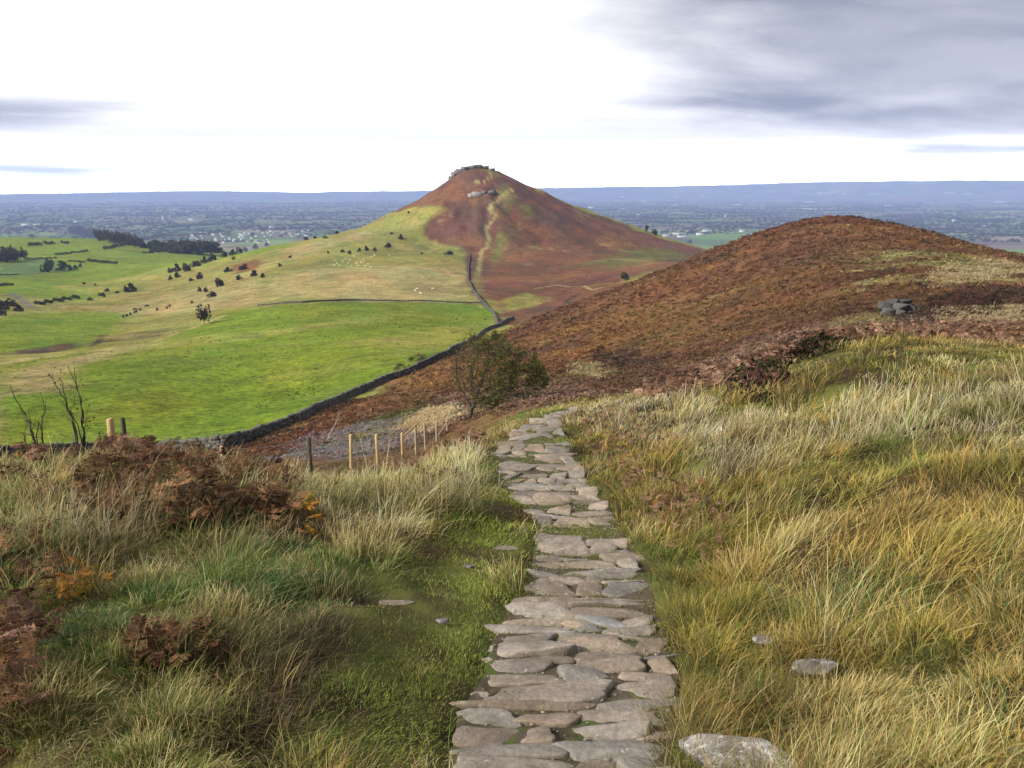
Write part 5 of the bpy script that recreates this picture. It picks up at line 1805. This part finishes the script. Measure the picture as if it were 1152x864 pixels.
def build_bushes():
    k = 0
    gl = 'dark hawthorn bush in the line running down the left flank of the pointed hill'
    for x, y, w, h in [(201, 305, 11, 9), (212, 305, 11, 9), (218, 300, 9, 8), (231, 296, 8, 8), (241, 293, 9, 8), (253, 289, 8, 8), (262, 287, 8, 7), (270, 285, 8, 7),
                       (277, 283, 7, 6), (287, 280, 7, 6), (191, 307, 7, 6), (225, 299, 8, 7), (236, 294, 7, 6), (207, 304, 9, 8)]:
        put_bush('p', x, y, w, h, gl, 'hawthorns in the line on the left flank', 'bush', 300, k); k += 1
    gl = 'small dark bush scattered on the tan slope left of the pointed hill'
    for x, y, w, h in [(201, 312, 8, 7), (191, 315, 6, 6), (223, 314, 9, 8), (216, 316, 6, 4), (255, 306, 10, 6), (272, 303, 12, 6), (269, 315, 7, 7), (285, 311, 7, 8), (295, 312, 5, 5),
                       (231, 329, 6, 7), (225, 328, 5, 6), (263, 292, 5, 4), (286, 309, 6, 6), (296, 312, 5, 5), (394, 286, 5, 5), (403, 283, 6, 5), (413, 282, 6, 6), (423, 283, 6, 5), (435, 278, 9, 6), (452, 269, 7, 6),
                       (460, 240, 3, 3), (504, 286, 11, 5), (475, 286, 3, 3), (345, 270, 6, 4), (379, 263, 6, 4), (300, 277, 5, 5), (366, 268, 6, 3), (355, 268, 5, 3), (385, 284, 6, 4),
                       (440, 264, 4, 3), (370, 285, 4, 3), (326, 290, 5, 3), (314, 300, 5, 4)]:
        put_bush('p', x, y, w, h, gl, 'bushes scattered on the tan slope', 'bush', 300, k); k += 1
    put_bush('p', 249, 322, 12, 10, 'round dark bush alone in the tan pasture, widest on that slope', None, 'bush', 300, 1)
    put_bush('p', 238, 334, 10, 8, 'dark low bush just below the round bush in the tan pasture', None, 'bush', 300, 2)
    put_bush('p', 150, 328, 15, 10, 'broad dark bush left of the hawthorn line above the stream', None, 'bush', 250, 0)
    put_bush('p', 143, 327, 6, 6, 'little bush touching the broad dark bush above the stream', None, 'bush', 250, 1)
    put_bush('m', 230, 365, 13, 22, 'tall narrow dark tree standing alone at the edge of the green field', None, 'tree', 200, 2)
    put_bush('g', 704, 315, 10, 9, 'round dark green tree alone in the col right of the pointed hill', None, 'tree', 300, 1)
    put_bush('p', 738, 264, 8, 6, 'round bush on the right skyline of the pointed hill', None, 'bush', 500, 1)
    put_bush('m', 728, 261, 5, 7, 'thin little tree on the right skyline of the pointed hill', None, 'tree', 500, 0)
    put_bush('p', 775, 273, 6, 4, 'low bush near the foot of the right skyline', None, 'bush', 500, 2)
    put_bush('g', 55.5, 306, 15, 14, 'larger of the two round trees in the left green field', None, 'tree', 400, 0)
    put_bush('g', 73.6, 304.5, 12, 12, 'smaller of the two round trees in the left green field', None, 'tree', 400, 1)
    for x, y, w, h in ((80.5, 304, 5, 5), (85, 303, 5, 5), (90, 301, 4, 5), (65, 304.5, 7, 3)):
        put_bush('g', x, y, w, h, 'small bush beside the two round trees in the green field', 'bushes by the two round trees', 'bush', 400, k); k += 1
    for x, y, w, h in ((2, 348, 12, 11), (8, 344, 9, 9), (15, 345, 9, 9), (21, 350, 10, 9), (3, 355, 9, 9), (-6, 350, 12, 10)):
        put_bush('p', x, y, w, h, 'dark bush crowded by the stream at the left edge', 'bushes by the stream', 'bush', 250, k); k += 1
    for i in range(15):
        x = 42 + i * 3.3; put_bush('g', x, 342 - i * .55 + (i % 3), 6, 4, 'low gorse bush in the bank above the stream', 'gorse bushes above the stream', 'bush', 250, k); k += 1
    for x, y, w, h in ((101, 338, 7, 4), (113, 333, 6, 4), (118, 334, 5, 6), (120, 328, 7, 4), (94, 320, 4, 3), (108, 321, 3, 3), (131, 330, 6, 3)):
        put_bush('p', x, y, w, h, 'small bush on the banks right of the stream', 'bushes right of the stream', 'bush', 250, k); k += 1
    gl = 'dark tree in the small wood at the left edge'
    for x, y, w, h in ((-4, 295, 12, 17), (3, 295, 11, 16), (10, 294, 11, 17), (17, 294, 11, 17), (23, 293, 9, 14), (28, 292, 8, 10), (6, 295, 10, 12), (14, 295, 10, 12)):
        put_bush('m', x, y, w, h, gl, 'trees of the small wood', 'tree', 500, k); k += 1
    gl = 'tree in the wood on the far side of the left green field'
    rs = np.random.default_rng(77)
    for i in range(34):
        u = i / 33; x = 82 + u * 78; y = 264 + 15 * u + rs.uniform(-2, 1)
        put_bush('m', x, y, rs.uniform(7, 10), rs.uniform(8, 13), gl, 'trees of the far wood', 'tree', 900, k); k += 1
    for i in range(70):
        u = rs.random() ** .8; x = 160 + u * 86; y = 291 - u * 11 - rs.uniform(0, 13) * (1 - .75 * u)
        a, t = azt(x, y); r_ = 1130 + (291 - y) * 14
        put_bush('g' if rs.random() < .4 else 'm', x, y, rs.uniform(9, 14), rs.uniform(8, 12), gl, 'trees of the far wood', 'tree', 900, k, at=(r_ * math.sin(a), r_ * math.cos(a), t * r_ - 3)); k += 1
    gl = 'low hedge shrub between the left green fields'
    for a, b, n, hh in (((99, 294), (131, 297), 12, 3), ((64, 287), (98, 283), 11, 2.2), ((118, 281), (139, 277), 8, 4), ((30, 292), (62, 291), 9, 2), ((33, 277), (46, 276), 5, 4),
                        ((51, 275), (60, 275), 4, 3.5), ((70, 274), (76, 274), 3, 3), ((0, 322), (13, 321), 5, 3.2), ((0, 310), (20, 309), 6, 1.6), ((78, 294), (94, 295), 6, 1.6)):
        for i in range(n):
            u = i / (n - 1)
            put_bush('g', a[0] + (b[0] - a[0]) * u, a[1] + (b[1] - a[1]) * u + rs.uniform(-.3, .3), 4.2, hh * rs.uniform(.8, 1.2), gl, 'shrubs of the field hedges', 'shrub', 400, k); k += 1


build_bushes()


# ------------------------------------------------------------------ animals
def quadruped(name, body_mat, s, head_mat):
    """standing, head down to graze; length 1.2 m before scaling"""
    root = empty(name, (0, 0, -900))
    bm = bmesh.new()
    me = bpy.data.meshes.new('body')
    J = [(0, 0, .62), (.28, 0, .64), (.5, 0, .60), (.68, 0, .42), (.82, 0, .2), (-.3, 0, .62), (-.5, 0, .58)]
    R = [.25, .24, .17, .11, .08, .25, .17]
    E = [(0, 1), (1, 2), (2, 3), (3, 4), (0, 5), (5, 6)]
    for sx, sy in ((.36, .13), (.36, -.13), (-.42, .13), (-.42, -.13)):
        b = len(J)
        J += [(sx, sy, .42), (sx + (.02 if sx > 0 else -.06), sy, .22), (sx, sy, 0.02)]; R += [.08, .04, .035]
        E += [(1 if sx > 0 else 5, b), (b, b + 1), (b + 1, b + 2)]
    sk = bm.verts.layers.skin.verify()
    vs = [bm.verts.new(Vector(j) * s) for j in J]
    for a, b in E: bm.edges.new((vs[a], vs[b]))
    for v, r in zip(vs, R): v[sk].radius = (r * s, r * s)
    vs[0][sk].use_root = True
    bm.to_mesh(me); bm.free()
    o = bpy.data.objects.new('body', me); COL.objects.link(o); o.parent = root
    o.modifiers.new('skin', 'SKIN'); sb = o.modifiers.new('sub', 'SUBSURF'); sb.levels = 1; sb.render_levels = 1
    dg = bpy.context.evaluated_depsgraph_get()
    me2 = bpy.data.meshes.new_from_object(o.evaluated_get(dg)); o.modifiers.clear(); o.data = me2
    me2.materials.clear(); me2.materials.append(body_mat)
    return root


M_WOOL = noise_mat('wool', (.55, .53, .47), (.78, .76, .70), 14, .95, .5)
M_HIDE = noise_mat('black_hide', (.015, .014, .014), (.04, .035, .03), 8, .7, .2)


def build_animals():
    rs = np.random.default_rng(15)
    sh = quadruped('sheep', M_WOOL, 1.05, M_WOOL)
    pts = [(377, 294), (379, 297), (382, 300), (376, 299), (386, 295), (392, 297), (396, 300), (394, 293), (401, 297), (406, 296), (409, 293), (414, 298), (418, 290), (421, 288), (403, 300), (411, 300),
           (417, 301), (438, 288), (389, 292), (398, 289)]
    firsts = True
    for i, (x, y) in enumerate(pts):
        o = sh if i == 0 else copy_thing(sh)
        p = G(x, y, 300, 1500); o.location = p; o.rotation_euler = (0, 0, rs.uniform(0, 6.28)); s = 1.15; o.scale = (s, s, s)
        tag(o, 'white sheep in the flock grazing high on the pasture below the pointed hill', 'sheep', 'flock on the upper pasture')
    for x, y in ((467, 328), (473, 331), (487, 326), (469, 326)):
        o = copy_thing(sh); p = G(x, y, 300, 1500); o.location = p; o.rotation_euler = (0, 0, rs.uniform(0, 6.28))
        tag(o, 'white sheep grazing apart in the tan pasture near the field wall', 'sheep', 'sheep near the field wall')
    cw = quadruped('cow', M_HIDE, 1.9, M_HIDE)
    for i, (x, y) in enumerate([(143, 357), (147, 355), (158, 350), (166, 346), (177, 350), (188, 348), (191, 346), (153, 353), (152, 350), (216, 342), (139, 358)]):
        o = cw if i == 0 else copy_thing(cw)
        p = G(x, y, 250, 1500); o.location = p; o.rotation_euler = (0, 0, rs.uniform(0, 6.28))
        tag(o, 'black cow grazing in the rough pasture beyond the green field', 'cow', 'black cattle in the rough pasture')


build_animals()


# ------------------------------------------------------------------ the plain: woods, hedgerow trees, sheds, houses
def build_plain():
    rs = np.random.default_rng(31)
    ct = [clump_template(500 + s, 34, .42, .8) for s in range(5)]
    P, S, SZ = [], [], []
    def row(x0, y0, x1, y1, n, size, depth=0.0):
        for i in range(n):
            u = rs.random(); p = G(x0 + (x1 - x0) * u, y0 + (y1 - y0) * u + rs.normal(0, .3), 2300)
            P.append((p.x, p.y + rs.uniform(0, depth), p.z)); S.append(size * rs.uniform(.7, 1.3)); SZ.append(rs.uniform(.7, 1.1))
    for (x0, y0, x1, y1, n, sz, dp) in ((178, 257, 242, 253, 260, 14, 220), (243, 250, 284, 248, 160, 14, 160), (724, 247, 803, 247, 220, 14, 150), (784, 240, 862, 240, 260, 18, 350),
                                        (700, 249, 760, 250, 150, 14, 200), (975, 250, 1030, 251, 170, 15, 200), (1046, 259, 1097, 259, 160, 13, 130), (1112, 265, 1160, 266, 150, 13, 120),
                                        (745, 262, 753, 260, 16, 9, 40), (682, 236, 694, 236, 30, 16, 150), (150, 268, 250, 262, 160, 9, 60), (240, 272, 300, 272, 120, 8, 40),
                                        (1100, 250, 1152, 247, 130, 15, 200), (890, 262, 900, 262, 6, 8, 10), (330, 262, 370, 255, 60, 10, 60), (860, 246, 900, 250, 60, 12, 80),
                                        (640, 232, 720, 236, 90, 12, 200), (280, 244, 380, 240, 120, 13, 200), (0, 250, 90, 252, 120, 12, 160), (0, 262, 30, 262, 40, 8, 40)):
        row(x0, y0, x1, y1, n, sz * .62, dp)
    # hedgerows along the field edges: straight runs of trees at random bearings close to the two field directions
    for _ in range(950):
        a = math.radians(rs.uniform(-37, 37)); r = math.exp(rs.uniform(math.log(3800), math.log(15000)))
        x, y = r * math.sin(a), r * math.cos(a)
        th = .35 + (math.pi / 2 if rs.random() < .3 else 0) + rs.normal(0, .12); L = rs.uniform(120, 520)
        n = int(rs.integers(6, 20)); u = rs.uniform(0, L, n)
        sz = rs.uniform(3.5, 7) * (1 + r / 14000)
        for q in u:
            P.append((x + q * math.cos(th), y + q * math.sin(th), 0)); S.append(sz * rs.uniform(.6, 1.5)); SZ.append(rs.uniform(.7, 1.3))
    # copses and suburbs' trees
    for _ in range(330):
        a = math.radians(rs.uniform(-37, 37)); r = math.exp(rs.uniform(math.log(4600), math.log(16500)))
        x, y = r * math.sin(a), r * math.cos(a); n = int(rs.integers(10, 50)); w = rs.uniform(60, 420)
        for q in range(n):
            P.append((x + rs.normal(0, w), y + rs.normal(0, w * .4), 0)); S.append(rs.uniform(6, 11) * (1 + r / 16000)); SZ.append(rs.uniform(.6, 1))
    P = np.array(P); P[:, 2] = terrain_z(P[:, 0], P[:, 1]) - .5
    c = np.array([(.035, .04, .022), (.05, .05, .025), (.06, .045, .03), (.03, .042, .02)])[rs.integers(0, 4, len(P))] * rs.uniform(.7, 1.3, (len(P), 1))
    scatter('distant_woodland', ct, P, rs.uniform(0, 6.28, len(P)), np.array(S), c, M_BRACK, None, 'dark hedgerows and woods spread over the far plain', 'woodland', .2, None, np.array(SZ))

    M_SHED = noise_mat('pale_shed_cladding', (.62, .62, .62), (.8, .8, .8), .05, .6, .0)
    M_HROOF = noise_mat('slate_roof', (.20, .17, .16), (.32, .27, .25), .08, .8, .0)
    def building(px, py, wpx, hpx, roofm, label, group, name, dpx=None):
        p = G(px, py, 2300); dep = p.y * CP - p.z * SP; s = dep / 904
        w, h = wpx * s, max(hpx * s, 3.0); d = w * .35 if dpx is None else dpx * s
        V = np.array([(-w / 2, 0, -1), (w / 2, 0, -1), (w / 2, d, -1), (-w / 2, d, -1), (-w / 2, 0, h * .72), (w / 2, 0, h * .72), (w / 2, d, h * .72), (-w / 2, d, h * .72)])
        F = np.array([(0, 1, 5, 4), (1, 2, 6, 5), (2, 3, 7, 6), (3, 0, 4, 7)])
        root = empty(name, p, rs.uniform(-.2, .2)); tag(root, label, 'building', group)
        mesh_obj('wall', V, F.ravel(), np.full(4, 4), M_SHED, root)
        e = .03 * w; zb = h * .72 + .01
        V = np.array([(-w / 2 - e, -e, zb), (w / 2 + e, -e, zb), (w / 2 + e, d + e, zb), (-w / 2 - e, d + e, zb), (-w / 2 - e, d / 2, h * 1.02), (w / 2 + e, d / 2, h * 1.02)])
        L = [0, 1, 5, 4, 2, 3, 4, 5, 1, 2, 5, 3, 0, 4, 3, 2, 1, 0]
        mesh_obj('roof', V, L, [4, 4, 3, 3, 4], roofm, root)
    for i, (x, y, w, h) in enumerate([(764, 264.5, 15, 2.2), (787, 264.5, 8, 2.2), (796, 261, 10, 2.2), (770, 267, 14, 1.6), (750, 266, 8, 2)]):
        building(x, y, w, h, M_SHED, 'long white farm shed of the group between the two hills', 'white farm sheds between the hills', 'farm_shed')
    building(835, 261, 6, 2.2, M_SHED, 'white house in the fields right of the farm sheds', None, 'farmhouse')
    building(816, 244, 3, 1.6, M_SHED, 'small white building in front of the dark woods', None, 'farmhouse')
    for x, y, w, h in ((28, 254, 9, 2), (40, 253.5, 7, 1.6), (64, 254.5, 6, 1.5), (85, 251, 4, 2), (215, 248, 9, 1.8), (0, 254, 3, 1.6)):
        building(x, y, w, h, M_SHED, 'pale building on the plain beyond the left fields', 'pale buildings beyond the left fields', 'warehouse')
    building(183, 248, 1.4, 5, M_SHED, 'slim pale tower standing on the plain', None, 'tower', 1.4)
    for x, y, w, h in ((926, 217.5, 10, 1.2), (940, 217.5, 12, 1.2), (953, 218.5, 9, 1.2), (985, 218.5, 11, 1.2), (911, 228, 10, 1.4), (900, 235.5, 7, 1.2), (912, 236, 14, 1.3), (930, 236, 12, 1.2),
                       (868, 215.5, 6, 1), (1128, 228, 14, 1.3), (1070, 218, 10, 1.2), (1090, 219, 8, 1.2), (810, 216, 8, 1.2), (790, 221, 6, 1.2), (760, 222, 6, 1.1), (725, 227, 6, 1.1),
                       (700, 222, 5, 1), (830, 231, 6, 1.2), (760, 232, 5, 1.2), (700, 236, 5, 1.3), (665, 234, 6, 1.4), (718, 242, 4, 1.4), (1073, 249, 3, 2), (1108, 255, 4, 1.6), (1000, 232, 7, 1.2)):
        building(x, y, w, h, M_SHED, 'far white warehouse glinting on the plain at the right', 'white warehouses on the far plain', 'warehouse')
    # the village behind the left flank
    for i in range(85):
        x, y = rs.uniform(215, 305), rs.uniform(262, 274)
        if i > 55: x, y = rs.uniform(285, 350), rs.uniform(256, 268)
        building(x, y, rs.uniform(1.6, 4), rs.uniform(1.3, 2.2), M_HROOF if rs.random() < .75 else M_SHED, 'small house in the village below the left flank of the pointed hill', 'village houses', 'village_house')


build_plain()


# ------------------------------------------------------------------ air: far things fade into it
def build_haze():
    me = bpy.data.meshes.new('haze')
    bm = bmesh.new()
    bmesh.ops.create_cube(bm, size=1)
    for v in bm.verts:
        v.co = (v.co.x * 43600, v.co.y * 43600, (v.co.z + .5) * 600 - 240)
    bm.to_mesh(me); bm.free()
    m = bpy.data.materials.new('haze'); m.use_nodes = True
    nt = m.node_tree
    nt.nodes.remove(nt.nodes['Principled BSDF'])
    pv = nt.nodes.new('ShaderNodeVolumePrincipled')
    pv.inputs['Color'].default_value = (.44, .56, 1.0, 1)
    pv.inputs['Density'].default_value = HAZE
    pv.inputs['Anisotropy'].default_value = 0.0
    nt.links.new(pv.outputs[0], nt.nodes['Material Output'].inputs['Volume'])
    me.materials.append(m)
    o = bpy.data.objects.new('haze', me); COL.objects.link(o)
    tag(o, 'thin blue haze over the plain', None, None, 'stuff')
    return o


HAZE = 9.0e-5
build_haze()
